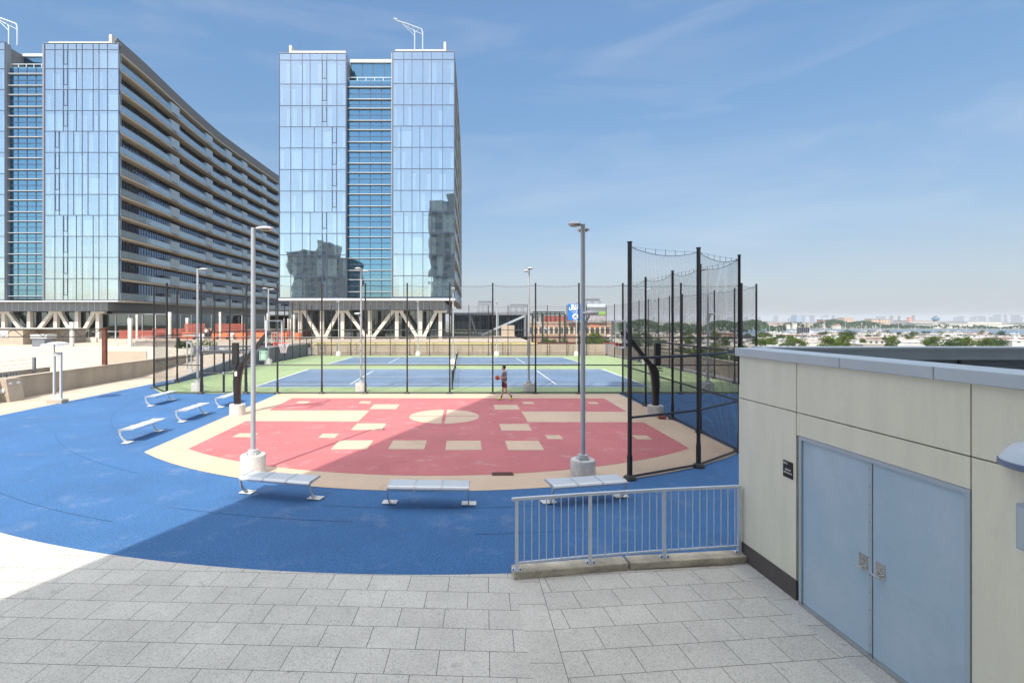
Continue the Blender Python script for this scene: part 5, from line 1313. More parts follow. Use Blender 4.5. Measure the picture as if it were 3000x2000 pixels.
# ------------------------------------------------------------------ trees
def leafcloud(n, blobs, leaf, rnd):
    m = MB()
    for i in range(n):
        b = rnd.choice(blobs); a = rnd.uniform(0, 2*math.pi); c = rnd.uniform(-1, 1); r = rnd.random() ** .33 * (1 if rnd.random() < .85 else 1.12)
        s = math.sqrt(1-c*c); p = Vector((b[0] + b[3]*r*s*math.cos(a), b[1] + b[3]*r*s*math.sin(a), b[2] + b[4]*r*c))
        l = leaf * rnd.uniform(.6, 1.5)
        u = Vector((rnd.gauss(0,1), rnd.gauss(0,1), rnd.gauss(0,.6))).normalized(); v = u.cross(Vector((rnd.gauss(0,1), rnd.gauss(0,1), rnd.gauss(0,1)))).normalized()
        m.add([p - u*l, p + v*l*.6, p + u*l, p - v*l*.6], [(0,1,2,3)])
    return m
def tree_proto(seed, mat, n=900, leaf=.38, h=12.0, w=4.6, label=''):
    rnd = random.Random(seed)
    t = thing('tree', label, 'tree', (0,0,0))
    tr = MB(); tr.tube([(0,0,0), (.15,.1,h*.2), (0,.1,h*.42), (.1,0,h*.7)], [.32,.25,.2,.07], 8)
    blobs = []
    for k in range(11):
        a = rnd.uniform(0, 2*math.pi); d = rnd.uniform(.15, .72)*w; z = h*rnd.uniform(.38, .86); r = w*rnd.uniform(.26, .46) * (1.15 - .5*abs(z/h - .6))
        blobs.append((d*math.cos(a), d*math.sin(a), z, r, r*.75)); tr.tube([(0,0,h*.3), (d*.5*math.cos(a), d*.5*math.sin(a), h*.3+(z-h*.3)*.6), (d*math.cos(a), d*math.sin(a), z)], [.14,.09,.03], 5)
    blobs.append((0, 0, h*.82, w*.4, h*.14)); blobs.append((0, 0, h*.6, w*.5, h*.2))
    tr.build('trunk', bark_m, t, local=True, smooth=True); leafcloud(n, blobs, leaf, rnd).build('crown', mat, t, local=True)
    return t
GZ = -18.0
def place_tree(pr, u, Y, top_v, label, group, used=[]):
    H = ZV(top_v, Y) - GZ; s = H / 12.0
    k = id(pr)
    if k not in used:
        used.append(k); pr.location = (PX(u, Y), Y, GZ); pr.scale = (s,)*3; pr['label'] = label; pr['group'] = group; return pr
    o = dup(pr, (PX(u, Y), Y, GZ), random.uniform(0, 6.28), label, group, s); return o
TA = tree_proto(1, leaf_a, 2600, .26); TB = tree_proto(2, leaf_b, 2600, .26); TC = tree_proto(3, leaf_a, 2300, .28, w=5.4); TD = tree_proto(5, leaf_c, 1500, .36, w=5.6)
GT = 'trees in the low district beyond the deck'
named = [(TA, 2260, 300, 983, 'bright green tree just right of the last tall fence post'), (TC, 2318, 330, 979, 'small green tree below the dark billboard'), (TA, 2350, 300, 988, 'pale green tree among the parked lorries right of the fence'),
         (TC, 2432, 260, 979, 'broad green tree left of the tan warehouse'), (TB, 2483, 420, 961, 'darker tree rising into the bay behind the tan warehouse'), (TA, 2470, 300, 975, 'bright tree touching the left wall of the tan warehouse'),
         (TA, 2612, 290, 979, 'thin yellow-green tree right of the tan warehouse'), (TC, 2732, 280, 981, 'slender tree right of the long white roofs'), (TB, 2790, 270, 984, 'left half of the widest tree clump above the screen'),
         (TA, 2830, 275, 981, 'right half of the widest tree clump above the screen'), (TC, 2888, 275, 986, 'leafy tree near the right edge, left of the brick roof'), (TB, 2918, 290, 982, 'tree overlapping the left end of the red brick roof'),
         (TD, 2935, 560, 968, 'dark shoreline tree against the bay near the right edge'), (TD, 2875, 600, 974, 'low dark shoreline tree left of the tallest one'), (TD, 2752, 620, 972, 'low dark shrub tree on the near shore below the control tower')]
for pr, u, Y, v_, lb in named: place_tree(pr, u, Y, v_, lb, GT)
rnd = random.Random(21)
lbn = 'green tree among the roofs seen through the right-hand netting'
for i in range(34):
    Y = rnd.uniform(150, 520); u = rnd.uniform(1790, 2240); place_tree(rnd.choice((TA, TB, TC)), u, Y, CV + (EYE-GZ-rnd.uniform(8, 14))*F/Y, lbn, 'trees seen through the right-hand netting')
for i in range(16):
    Y = rnd.uniform(82, 125); u = rnd.uniform(1830, 2180); place_tree(rnd.choice((TA, TC, TB)), u, Y, rnd.uniform(1004, 1022), 'tree top rising just behind the right-hand deck parapet', 'tree tops behind the right-hand parapet')
for i in range(12):
    Y = rnd.uniform(300, 560); u = rnd.uniform(2240, 3000); place_tree(rnd.choice((TA, TB, TC)), u, Y, CV + (EYE-GZ-rnd.uniform(6, 10))*F/Y, 'small green tree between the low roofs right of the fence', 'small trees between the low roofs')
place_tree(TC, 1745, 240, 968, 'round green tree in front of the brick stadium wall, right of the big lamp post', 'trees in front of the stadium')
place_tree(TA, 1715, 200, 974, 'green tree left of the basketball backboard, in front of the stadium', 'trees in front of the stadium')
place_tree(TA, 1780, 190, 985, 'low green tree under the highway bridge', 'trees in front of the stadium')
place_tree(TB, 1650, 210, 985, 'green tree below the blue stadium billboard', 'trees in front of the stadium')
place_tree(TA, 1600, 230, 983, 'green tree below the brick arches, left of the blue billboard', 'trees in front of the stadium')
# far wooded shore: one mass
rnd = random.Random(4); m = MB()
for i in range(15000):
    u = rnd.uniform(1500, 3050); Y = rnd.uniform(1180, 1900) if u > 2300 else rnd.uniform(760, 1800)
    hgt = 13 + 5*math.sin(u*.021) + 4*math.sin(u*.057+1) ; 
    if 2640 < u < 3050: hgt *= .45
    x = PX(u, Y); z = GZ + hgt * rnd.random() ** .6; l = rnd.uniform(1.8, 4.2)
    q = Vector((rnd.gauss(0,1), rnd.gauss(0,1), rnd.gauss(0,.7))).normalized(); w_ = q.cross(Vector((rnd.gauss(0,1), rnd.gauss(0,1), rnd.gauss(0,1)))).normalized(); p = Vector((x, Y, z))
    m.add([p-q*l, p+w_*l*.7, p+q*l, p-w_*l*.7], [(0,1,2,3)])
tag(m.build('far_woods', leaf_c), 'dark green belt of woods on the far shore', 'woods', kind='stuff')
# plaza shrubs
def shrub(x, y, z, r, h, mat, label, cone=False):
    t = thing('shrub', label, 'shrub', (x, y, z), group='shrubs on the plaza'); rn = random.Random(int(x*10))
    blobs = [(0, 0, h*(.15+.22*k), r*((1-k/4) if cone else rn.uniform(.6, 1)), h*.2) for k in range(4)] + ([] if cone else [(rn.uniform(-r, r), 0, h*.35, r*.6, h*.3) for _ in range(5)])
    leafcloud(500, blobs, .07, rn).build('foliage', mat, t, local=True); MB().tube([(0,0,0), (0,0,h*.7)], .03, 5).build('stem', bark_m, t, local=True)
shrub(PX(524, 52), 52, 1.08, .35, 1.1, leaf_b, 'small dark conifer beside the stairs', True)
shrub(PX(606, 54), 54, 1.08, 1.2, .9, leaf_a, 'wide olive shrub above the welcome banner')
shrub(PX(545, 53), 53, 1.08, .5, .6, leaf_b, 'low shrub right of the small conifer')
shrub(PX(768, 53), 53, 1.08, .9, .7, leaf_a, 'olive shrub behind the green rules board')

# ------------------------------------------------------------------ far country
struct(MB().box(-9000, 9000, -2500, 9500, GZ - .5, GZ).build('ground', M('district_ground', (0.17, 0.17, 0.145), .95, var=.35, scale=.02, grain=.3, gscale=.3)), 'asphalt and lots of the district below')
wat = M('bay_water', (0.10, 0.145, 0.19), .55, var=.2, scale=.01, spec=.2)
struct(MB().sheet([(PX(2130, 700), 700), (PX(3300, 700), 700), (PX(3400, 1110), 1110), (PX(2130, 1110), 1110)], GZ + .05).build('bay', wat), 'blue-grey bay water')
rnd = random.Random(99)
rmats = [M('roof_a', (0.34, 0.325, 0.29), .9, var=.15, scale=.1), M('roof_b', (0.33, 0.28, 0.22), .9, var=.15, scale=.1), M('roof_c', (0.50, 0.49, 0.46), .9, var=.1, scale=.1), M('roof_d', (0.20, 0.19, 0.18), .9, var=.2, scale=.1), M('roof_e', (0.26, 0.15, 0.12), .9, var=.15, scale=.1)]
wmats = [windowed('low_wall_a', (0.55, 0.49, 0.40), (0.08, 0.09, 0.1), 4, 4.5, .45), windowed('low_wall_b', (0.40, 0.23, 0.17), (0.08, 0.08, 0.09), 3.5, 4, .45), windowed('low_wall_c', (0.55, 0.53, 0.49), (0.1, 0.12, 0.14), 5, 5, .4)]
def low_building(x, y, w, d, h, rz, label, group, rm, wm, name='warehouse', cat='building'):
    t = thing(name, label, cat, (x, y, GZ), rz, group)
    MB().box(-w/2, w/2, -d/2, d/2, 0, h).build('wall', wm, t, local=True)
    m = MB(); m.box(-w/2-.3, w/2+.3, -d/2-.3, d/2+.3, h+.01, h+.5); m.build('roof', rm, t, local=True)
    for k in range(rnd.randint(1, 4)): a, b = rnd.uniform(-w*.4, w*.4), rnd.uniform(-d*.4, d*.4); MB().box(a-1.2, a+1.2, b-1, b+1, h+.5, h+rnd.uniform(1.2, 2.4)).build('rooftop_unit', lamp_m, t, local=True)
    return t
for i in range(80):
    Y = rnd.uniform(170, 640); u = rnd.uniform(1800, 3080)
    if u > 2230 and Y < 330: Y += 150
    low_building(PX(u, Y), Y, rnd.uniform(14, 40), rnd.uniform(12, 28), rnd.uniform(3, 6.5), rnd.uniform(-.3, .3), 'low flat-roofed warehouse among the trees below the deck', 'low warehouses in the district below', rnd.choice(rmats), rnd.choice(wmats))
for i in range(70):
    Y = rnd.uniform(400, 690); u = rnd.uniform(2230, 3080)
    low_building(PX(u, Y), Y, rnd.uniform(8, 22), rnd.uniform(8, 16), rnd.uniform(3, 6), rnd.uniform(-.3, .3), 'small roof in the crowded district before the bay', 'small roofs before the bay', rnd.choice(rmats), rnd.choice(wmats))
for i in range(40):
    Y = rnd.uniform(430, 680); u = rnd.uniform(2230, 3050); place_tree(rnd.choice((TA, TB, TC, TD)), u, Y, CV + (EYE-GZ-rnd.uniform(6, 9.5))*F/Y, 'distant green tree in front of the bay', 'distant trees in front of the bay')
low_building(PX(2524, 330), 330, 13, 22, 6.0, -.06, 'tan flat-roofed warehouse at the middle of the far district above the screen', None, rmats[0], M('tan_block', (0.50, 0.41, 0.32), .9))
low_building(PX(2970, 400), 400, 26, 20, 6.6, .0, 'long red brick roofed building at the right edge', None, rmats[4], wmats[1])
low_building(PX(2690, 380), 380, 50, 26, 5.4, .1, 'wide pale grey shed right of the tan warehouse', None, rmats[2], wmats[2])
low_building(PX(2560, 600), 600, 60, 24, 4.6, 0, 'long low elevated roadway shed in front of the bay', None, rmats[0], M('dark_under', (0.08,0.08,0.08), .9))
bb_ = thing('billboard', 'large dark billboard turned away from the viewer, right of the fence', 'billboard', (PX(2352, 480), 480, GZ))
MB().box(PX(2335, 480), PX(2371, 480), 480, 480.6, ZV(973.5, 480), ZV(959, 480)).build('panel', M('billboard_back', (0.03, 0.035, 0.06), .6, var=.3, scale=.4), bb_)
m = MB()
for k in range(7): x = PX(2335, 480) + k*1.92; m.box(x-.1, x+.1, 479.7, 479.98, ZV(974, 480), ZV(958.5, 480))
m.build('rib', fas_m, bb_); MB().box(PX(2350, 480), PX(2353, 480), 480.1, 480.5, GZ, ZV(973.5, 480)).build('post', fas_m, bb_)
# parked cars (lots below)
car_cols = [M('car_white', (0.75,0.75,0.74), .3), M('car_black', (0.03,0.03,0.03), .3), M('car_red', (0.35,0.03,0.03), .3), M('car_silver', (0.45,0.46,0.48), .3, .5), M('car_blue', (0.05,0.12,0.3), .3)]
tyre = M('tyre_rubber', (0.02,0.02,0.02), .8)
protos = []
def car_proto(cm):
    t = thing('parked_car', 'x', 'car', (0,0,GZ)); m = MB()
    m.box(-2.2, 2.2, -.88, .88, .3, .85); m.add([(-1.5,-.82,.85),(1.3,-.82,.85),(1.3,.82,.85),(-1.5,.82,.85),(-1.0,-.7,1.42),(.6,-.7,1.42),(.6,.7,1.42),(-1.0,.7,1.42)], [(0,1,5,4),(1,2,6,5),(2,3,7,6),(3,0,4,7),(4,5,6,7)]); m.build('body', cm, t, local=True)
    m = MB(); m.box(-1.2, .9, -.84, .84, .92, 1.3); m.build('windows', dark_m, t, local=True)
    for sx in (-1.4, 1.4):
        for sy in (-.8, .8): MB().tube([(sx, sy-.1, .33), (sx, sy+.1, .33)], .33, 12).build('wheel', tyre, t, local=True)
    return t
names = ['white', 'black', 'red', 'silver', 'blue']; used_c = {}
protos = [car_proto(c) for c in car_cols]
for i in range(60):
    Y = rnd.uniform(160, 420); u = rnd.uniform(1840, 2900 if Y > 330 else 2200); k = rnd.choice((0, 0, 0, 1, 2, 3, 3, 4)); lb = names[k] + ' car parked in the lots of the district below'
    loc = (PX(u, Y), Y, GZ); rz = rnd.choice((0, .1, 1.6))
    if k not in used_c: used_c[k] = 1; protos[k].location = loc; protos[k].rotation_euler.z = rz; protos[k]['label'] = lb; protos[k]['group'] = names[k] + ' cars parked below'
    else: dup(protos[k], loc, rz, lb, names[k] + ' cars parked below')
for k in range(5):
    if k not in used_c: protos[k].location = (PX(1900+40*k, 220), 220, GZ); protos[k]['label'] = names[k] + ' car parked in the lots of the district below'
# boats / marina masts, street lights on the shore
def mast(u, Y, h, label, group): 
    t = MB(); x = PX(u, Y); t.tube([(x, Y, GZ), (x, Y, GZ + h)], .16, 6); t.bar((x-1.5, Y, GZ+h), (x+1.5, Y, GZ+h), .2); 
    tag(recenter(t.build('street_light', lamp_m)), label, 'street light', group)
for i in range(16): mast(2210 + i*52 + rnd.uniform(-12, 12), rnd.uniform(560, 640), rnd.uniform(15, 19), 'tall thin street light on the shore road before the bay', 'shore road street lights')
def boat(u, Y, label):
    x = PX(u, Y); t = thing('boat', label, 'boat', (x, Y, GZ+.05), rnd.uniform(-.4, .4), 'boats moored in the bay')
    L = rnd.uniform(5, 8); m = MB(); m.add([(-L,-1.4,1.2),(L*.6,-1.4,1.2),(L,0,1.5),(L*.6,1.4,1.2),(-L,1.4,1.2),(-L*.9,-.9,0),(L*.5,-.9,0),(L*.85,0,0),(L*.5,.9,0),(-L*.9,.9,0)], [(0,1,2,3,4),(0,5,6,1),(1,6,7,2),(2,7,8,3),(3,8,9,4),(4,9,5,0)]); m.build('hull', white_p, t, local=True)
    MB().box(-L*.4, L*.2, -.9, .9, 1.2, 2.4).build('cabin', white_p, t, local=True); MB().tube([(0, 0, 1.2), (0, 0, 9)], .12, 6).build('mast', lamp_m, t, local=True)
for i in range(22): boat(rnd.uniform(2240, 2440), rnd.uniform(720, 900), 'white boat moored in the marina at the left end of the bay')
# far shore: apartment blocks, houses, airport
def block(u0, u1, v0, Y, d, wm, label, name='apartment_block', cat='building', grp=None, vb=None):
    x0, x1 = PX(u0, Y), PX(u1, Y); z = ZV(v0, Y); t = thing(name, label, cat, ((x0+x1)/2, Y, GZ), 0, grp)
    MB().box(x0, x1, Y, Y+d, GZ, z).build('wall', wm, t); MB().box(x0-.4, x1+.4, Y-.4, Y+d+.4, z, z+1.0).build('roof', rmats[0], t)
    return t
ap = windowed('tan_apartments', (0.58, 0.42, 0.30), (0.20, 0.15, 0.12), 9, 9, .5); ap2 = windowed('grey_apartments', (0.45, 0.45, 0.46), (0.18, 0.2, 0.23), 8, 8, .5)
block(2473, 2502, 931, 1700, 30, ap, 'tan apartment block with vertical window stripes on the far shore')
block(2554, 2576, 934.5, 1650, 30, ap, 'left tan hospital-like block right of the striped apartments'); block(2578, 2607, 936, 1660, 30, ap, 'right, wider tan block right of the striped apartments')
block(2410, 2430, 937, 1500, 25, brick_m, 'dark red brick block half buried in the far woods')
block(2456, 2472, 934, 1800, 30, ap, 'pinkish block just left of the striped apartments')
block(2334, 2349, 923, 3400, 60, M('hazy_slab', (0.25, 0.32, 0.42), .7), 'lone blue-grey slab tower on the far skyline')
for i in range(34):
    u = rnd.uniform(2200, 2560) if i < 22 else rnd.uniform(1830, 2200); Y = rnd.uniform(1150, 1500)
    x = PX(u, Y); t = thing('house', 'pale gabled house in the woods of the far shore', 'house', (x, Y, GZ), rnd.uniform(-.5, .5), 'houses on the far shore')
    w = rnd.uniform(7, 14); hh = rnd.uniform(7, 12)
    MB().box(-w/2, w/2, -5, 5, 0, hh).build('wall', rnd.choice((white_w, cream_w, cream_w)), t, local=True)
    MB().add([(-w/2-.5,-5.5,hh),(w/2+.5,-5.5,hh),(w/2+.5,5.5,hh),(-w/2-.5,5.5,hh),(-w/2-.5,0,hh+3),(w/2+.5,0,hh+3)], [(0,1,5,4),(2,3,4,5),(3,0,4),(1,2,5),(0,3,2,1)]).build('roof', rnd.choice((rmats[1], rmats[3], rmats[4])), t, local=True)
term = M('terminal_white', (0.60, 0.585, 0.53), .7, var=.06, scale=.02)
block(2737, 2850, 950, 1250, 50, term, 'long white airport hangar at the water edge', 'hangar'); block(2835, 2935, 943, 1350, 60, term, 'white airport terminal with a rising roof', 'terminal'); block(2860, 3080, 951, 1270, 50, term, 'broad white airport building at the right edge', 'terminal')
block(2668, 2738, 940, 1500, 60, M('grey_hall', (0.42, 0.38, 0.34), .8), 'wide grey hall left of the control tower', 'hall'); block(2690, 2800, 947.5, 1400, 40, M('grey_dark_hall', (0.25, 0.26, 0.3), .8), 'dark low terminal under the control tower', 'terminal')
tw = thing('control_tower', 'airport control tower with a wide blue cab on the horizon', 'control tower', (PX(2741, 1500), 1500, GZ))
X, Y = PX(2741, 1500), 1500
MB().lathe([(4.5, 0), (4, 12), (3.8, 18)], (X, Y, GZ), 16).build('shaft', white_w, tw, smooth=True)
MB().lathe([(5, 0), (8.6, 2.5), (9.0, 8.5), (7.5, 9)], (X, Y, GZ+17.5), 20).build('cab', M('cab_blue', (0.10, 0.22, 0.32), .3), tw, smooth=True)
MB().lathe([(9.3, 0), (9.3, 1.2), (5, 1.4)], (X, Y, GZ+26.5), 20).build('cab_roof', white_w, tw); MB().lathe([(4.6, 0), (4.6, 2.6), (5, 3.2), (0, 3.3)], (X, Y, GZ+27.8), 16).build('upper_cab', M('cab_dark', (0.05,0.08,0.1), .4), tw)
rt = thing('water_tower', 'red and white banded tower with a thin crane jib on the horizon', 'tower', (PX(2664, 1500), 1500, GZ)); X = PX(2664, 1500)
for k in range(4): MB().box(X-4.2, X+4.2, 1496, 1504, GZ+14+k*3.2, GZ+17.2+k*3.2).build('band', rim_m if k % 2 else white_w, rt)
MB().box(X-1.5, X+1.5, 1498, 1502, GZ, GZ+14).build('shaft', white_w, rt); m = MB(); m.tube([(X+4, 1500, GZ+22), (X+12, 1500, GZ+34)], .4, 6); m.build('jib', rust_m, rt)
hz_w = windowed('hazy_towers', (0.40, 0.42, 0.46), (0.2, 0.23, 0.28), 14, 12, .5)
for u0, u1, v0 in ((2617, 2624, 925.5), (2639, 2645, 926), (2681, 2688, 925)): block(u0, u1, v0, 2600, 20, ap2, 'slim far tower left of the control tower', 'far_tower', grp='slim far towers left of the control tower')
rnd = random.Random(5)
for i in range(60):
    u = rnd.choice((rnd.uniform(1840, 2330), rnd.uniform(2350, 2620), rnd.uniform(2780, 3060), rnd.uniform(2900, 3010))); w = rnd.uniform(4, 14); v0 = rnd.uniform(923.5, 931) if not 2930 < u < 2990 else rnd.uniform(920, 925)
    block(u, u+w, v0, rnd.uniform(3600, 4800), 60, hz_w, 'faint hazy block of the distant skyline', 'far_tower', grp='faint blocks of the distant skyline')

# ------------------------------------------------------------------ stadium and structures behind the courts
sd = thing('stadium', 'red brick stadium with arched windows beyond the tennis courts', 'stadium', (PX(1700, 300), 300, GZ))
YS = 300
sbrick = M('stadium_brick', (0.38, 0.24, 0.18), .9, var=.15, scale=.3); scream = M('stadium_stone', (0.62, 0.47, 0.33), .9)
x0, x1 = PX(1545, YS), PX(1790, YS)
MB().box(x0, x1, YS, YS+60, GZ, ZV(946, YS)).build('wall', sbrick, sd)
MB().box(x0-.3, x1+.3, YS-.5, YS+2, ZV(946, YS), ZV(943.5, YS)).build('cornice', scream, sd)
for z in (955, 980): MB().box(x0, x1, YS-.3, YS-.003, ZV(z+1.5, YS), ZV(z, YS)).build('stone_band', scream, sd)
for i in range(16):
    u = 1550 + i*15.0
    if 1730 < u < 1755: pass
    a, b = PX(u, YS), PX(u+9.5, YS)
    w_ = MB().box(a, b, YS-.12, YS-.02, ZV(976, YS), ZV(960, YS)).build('window', M('stadium_window', (0.06,0.07,0.08), .3) if i == 0 else bpy.data.materials['stadium_window'], sd)
    s_ = MB().box(a-1.0, a-.05, YS-.35, YS-.004, ZV(979, YS), ZV(957, YS)).build('pier', scream, sd)
# seating / superstructure
MB().box(PX(1545, 330), PX(1690, 330), 330, 360, ZV(946, 330), ZV(924, 330)).build('upper_stand', M('stand_grey', (0.32, 0.33, 0.34), .8, var=.4, scale=.25), sd)
m = MB()
for k in range(5): 
    for i in range(18): x = PX(1590+i*5, 329); m.box(x, x+.7, 329.5, 329.9, ZV(941-k*3.2, 329), ZV(939-k*3.2, 329))
m.build('red_seats', rim_m, sd)
m = MB()
for i in range(8): x = PX(1548 + i*13, 328); m.box(x-.3, x+.3, 328, 328.6, ZV(946, 328), ZV(914, 328))
m.box(PX(1545, 328), PX(1655, 328), 328, 328.6, ZV(916, 328), ZV(912, 328)); m.build('steel_frame', post_gr, sd)
def lightrig(u0, u1, v0, v1, Y, legs):
    m = MB(); xa, xb = PX(u0, Y), PX(u1, Y); za, zb = ZV(v1, Y), ZV(v0, Y); hh = (zb-za)*.3
    for z in (zb, zb-hh): m.bar((xa, Y, z), (xb, Y, z), .35)
    n = 9
    for i in range(n): a = xa+(xb-xa)*i/n; b = xa+(xb-xa)*(i+1)/n; m.bar((a, Y, zb), (b, Y, zb-hh), .22); m.bar((a, Y, zb-hh), (a, Y, zb), .22); m.box(a+.2, a+.9, Y-.5, Y, zb, zb+.6)
    for i in range(legs):
        x = xa + (xb-xa)*i/(legs-1)
        for dx in (-.6, .6): m.bar((x+dx, Y, za), (x+dx, Y, zb-hh), .25)
        for k in range(4): z0_ = za + (zb-hh-za)*k/4; m.bar((x-.6, Y, z0_), (x+.6, Y, z0_+(zb-hh-za)/4), .15)
    m.build('light_rig', M('rig_grey_%d' % u0, (0.18, 0.2, 0.23), .6), sd)
lightrig(1401, 1443, 884, 914, 320, 4); lightrig(1494, 1549, 893, 914, 320, 4); lightrig(1715, 1757, 877, 890, 330, 3)
MB().box(PX(1380, 322), PX(1560, 322), 322, 340, ZV(990, 322), ZV(912, 322)).build('rear_stand', M('stand_far', (0.30, 0.31, 0.33), .8), sd)
sg = thing('stadium_billboard', 'tall blue stadium billboard with white beer lettering and a round emblem', 'billboard', (PX(1683, 296), 296, ZV(938, 296)))
YB = 296; blue_s = M('billboard_blue', (0.01, 0.17, 0.55), .5)
MB().box(PX(1664, YB), PX(1705, YB), YB, YB+1, ZV(938, YB), ZV(890, YB)).build('panel', blue_s, sg)
m = MB()
for u in (1672, 1697): m.box(PX(u, YB)-.3, PX(u, YB)+.3, YB+.3, YB+.9, ZV(948, YB), ZV(938, YB))
m.build('leg', fas_m, sg)
text('lettering', 'BUD', 2.2, sign_wh, sg, (PX(1684, YB), YB-.15, ZV(899.5, YB)), bold=.09, ext=.05)
text('lettering', 'LIGHT', 2.2, sign_wh, sg, (PX(1683, YB), YB-.15, ZV(908, YB)), bold=.09, ext=.05)
MB().box(PX(1673, YB), PX(1696, YB), YB-.2, YB-.05, ZV(913.7, YB), ZV(912.7, YB)).build('underline', sign_wh, sg)
m = MB(); m.tube([(PX(1685.5, YB), YB-.2, ZV(926.5, YB)), (PX(1685.5, YB), YB-.05, ZV(926.5, YB))], 1.75, 28); m.build('emblem_disc', sign_wh, sg)
m = MB(); zc = ZV(926.5, YB); xc_ = PX(1685.5, YB)
m.box(xc_-1.1, xc_-.3, YB-.3, YB-.21, zc-.7, zc+.1); m.box(xc_-.35, xc_+.5, YB-.3, YB-.21, zc-.2, zc+.7); m.box(xc_+.4, xc_+1.1, YB-.3, YB-.21, zc-.7, zc+.2); m.build('emblem_skyline', blue_s, sg)
MB().bar((xc_-1.0, YB-.36, zc-.75), (xc_+1.1, YB-.36, zc-.35), .06, .35).build('emblem_stripe', org_pl, sg)
vb_ = thing('video_board', 'stadium video board showing a crowd and green field, right of the big lamp post', 'video board', (PX(1746, 298), 298, ZV(940, 298)))
MB().box(PX(1717, 298), PX(1776, 298), 298, 299, ZV(941, 298), ZV(889, 298)).build('panel', M('board_grey', (0.2,0.21,0.22), .6, var=.3, scale=.5), vb_)
MB().box(PX(1733, 298), PX(1775, 298), 297.8, 297.99, ZV(922, 298), ZV(912, 298)).build('green_image', M('board_green', (0.25, 0.42, 0.10), .6, var=.3, scale=.5), vb_)
MB().box(PX(1719, 298), PX(1775, 298), 297.8, 297.99, ZV(900, 298), ZV(890, 298)).build('sky_image', M('board_sky', (0.55, 0.6, 0.68), .6, var=.3, scale=.4), vb_)
MB().box(PX(1718, 297.7), PX(1775, 297.7), 297.7, 297.78, ZV(940, 297.7), ZV(924, 297.7)).build('crowd_image', M('board_crowd', (0.40,0.37,0.38), .7, var=.7, scale=1.5, grain=.5, gscale=3), vb_)
fs_ = thing('stadium_sign', 'orange FIELD lettering on the roof line of the stadium', 'sign', (PX(1728, 297), 297, ZV(959, 297)))
text('lettering', 'FIELD', 2.1, M('sign_orange', (0.85, 0.2, 0.05), .6), fs_, (PX(1742, 297), 297, ZV(958, 297)), bold=.0, ext=.1)
MB().box(PX(1728, 297), PX(1757, 297), 297.3, 297.6, ZV(959.5, 297), ZV(958.6, 297)).build('support', fas_m, fs_)
# dark glass hall with diagonal steel, right of the tower
dh = thing('glass_hall', 'dark glass hall with a long diagonal steel brace right of the centre tower', 'building', (PX(1440, 92), 92, 1.08))
xa, xb = PX(1322, 92), PX(1545, 92); zt = ZV(916, 92)
MB().box(xa, xb, 92.9, 93.1, .2, zt-.4).build('backing', inter_d, dh); MB().box(xa, xb, 92, 92.05, .2, zt-.4).build('glazing', gl_dark, dh)
MB().box(xa-.2, xb+.2, 91.6, 97, zt-.4, zt).build('roof', fas_m, dh)
m = MB()
for u in (1376, 1458, 1538): m.box(PX(u, 91.6)-.2, PX(u, 91.6)+.2, 91.4, 91.8, 1.0, zt-.4)
m.build('column', fas_m, dh)
MB().bar((PX(1410, 91.3), 91.3, 1.2), (PX(1536, 91.3), 91.3, zt-.6), .3, .35).build('brace', cap_m, dh)
MB().bar((PX(1380, 91.3), 91.3, zt-.8), (PX(1396, 91.3), 91.3, 1.3), .25, .3).build('brace', fas_m, dh)
MB().box(PX(1469, 90), PX(1507, 90), 90, 91, 1.0, ZV(953, 90)).build('kiosk', cream_w, dh)
m = MB()
for k in range(26): x = xa + (xb-xa)*k/26; m.box(x-.03, x+.03, 91.93, 91.995, .2, zt-.4)
m.build('mullion', mull_m, dh)
pf = thing('steel_canopy', 'open steel frame with a falling diagonal right of the dark glass hall', 'canopy', (PX(1600, 92), 92, 1.08))
m = MB()
for u in (1560, 1590, 1640, 1655): m.box(PX(u, 92)-.15, PX(u, 92)+.15, 91.9, 92.2, -2, zt-.3)
m.build('column', post_gr, pf); MB().bar((PX(1550, 92), 92, zt-.7), (PX(1612, 92), 92, 1.8), .2, .25).build('brace', cap_m, pf)
MB().box(PX(1546, 92), PX(1655, 92), 91.7, 93, zt-.35, zt-.1).build('roof_beam', post_gr, pf)
kr = thing('red_rail', 'dark red barrier rail on the wall beyond the right half of the courts', 'rail', (12, 64, 1.0))
MB().box(9.0, 14.5, 63.4, 63.6, .6, 1.15).build('rail', rust_m, kr)
# highway bridge
hw = thing('highway_bridge', 'pale concrete highway ramp between the stadium and the right-hand netting', 'bridge', (PX(1805, 200), 200, GZ))
m = MB(); m.add([(PX(1770,230),230,-3),(PX(1830,180),180,-7.5),(PX(1860,180),180,-7.5),(PX(1800,230),230,-3),(PX(1770,230),230,-4.5),(PX(1830,180),180,-9),(PX(1860,180),180,-9),(PX(1800,230),230,-4.5)], [(0,1,2,3),(4,7,6,5),(0,4,5,1),(1,5,6,2),(2,6,7,3),(3,7,4,0)]); m.build('deck', concrete, hw)
MB().box(PX(1800,205)-1, PX(1800,205)+1, 204, 206, GZ, -6.3).build('pier', concrete, hw)

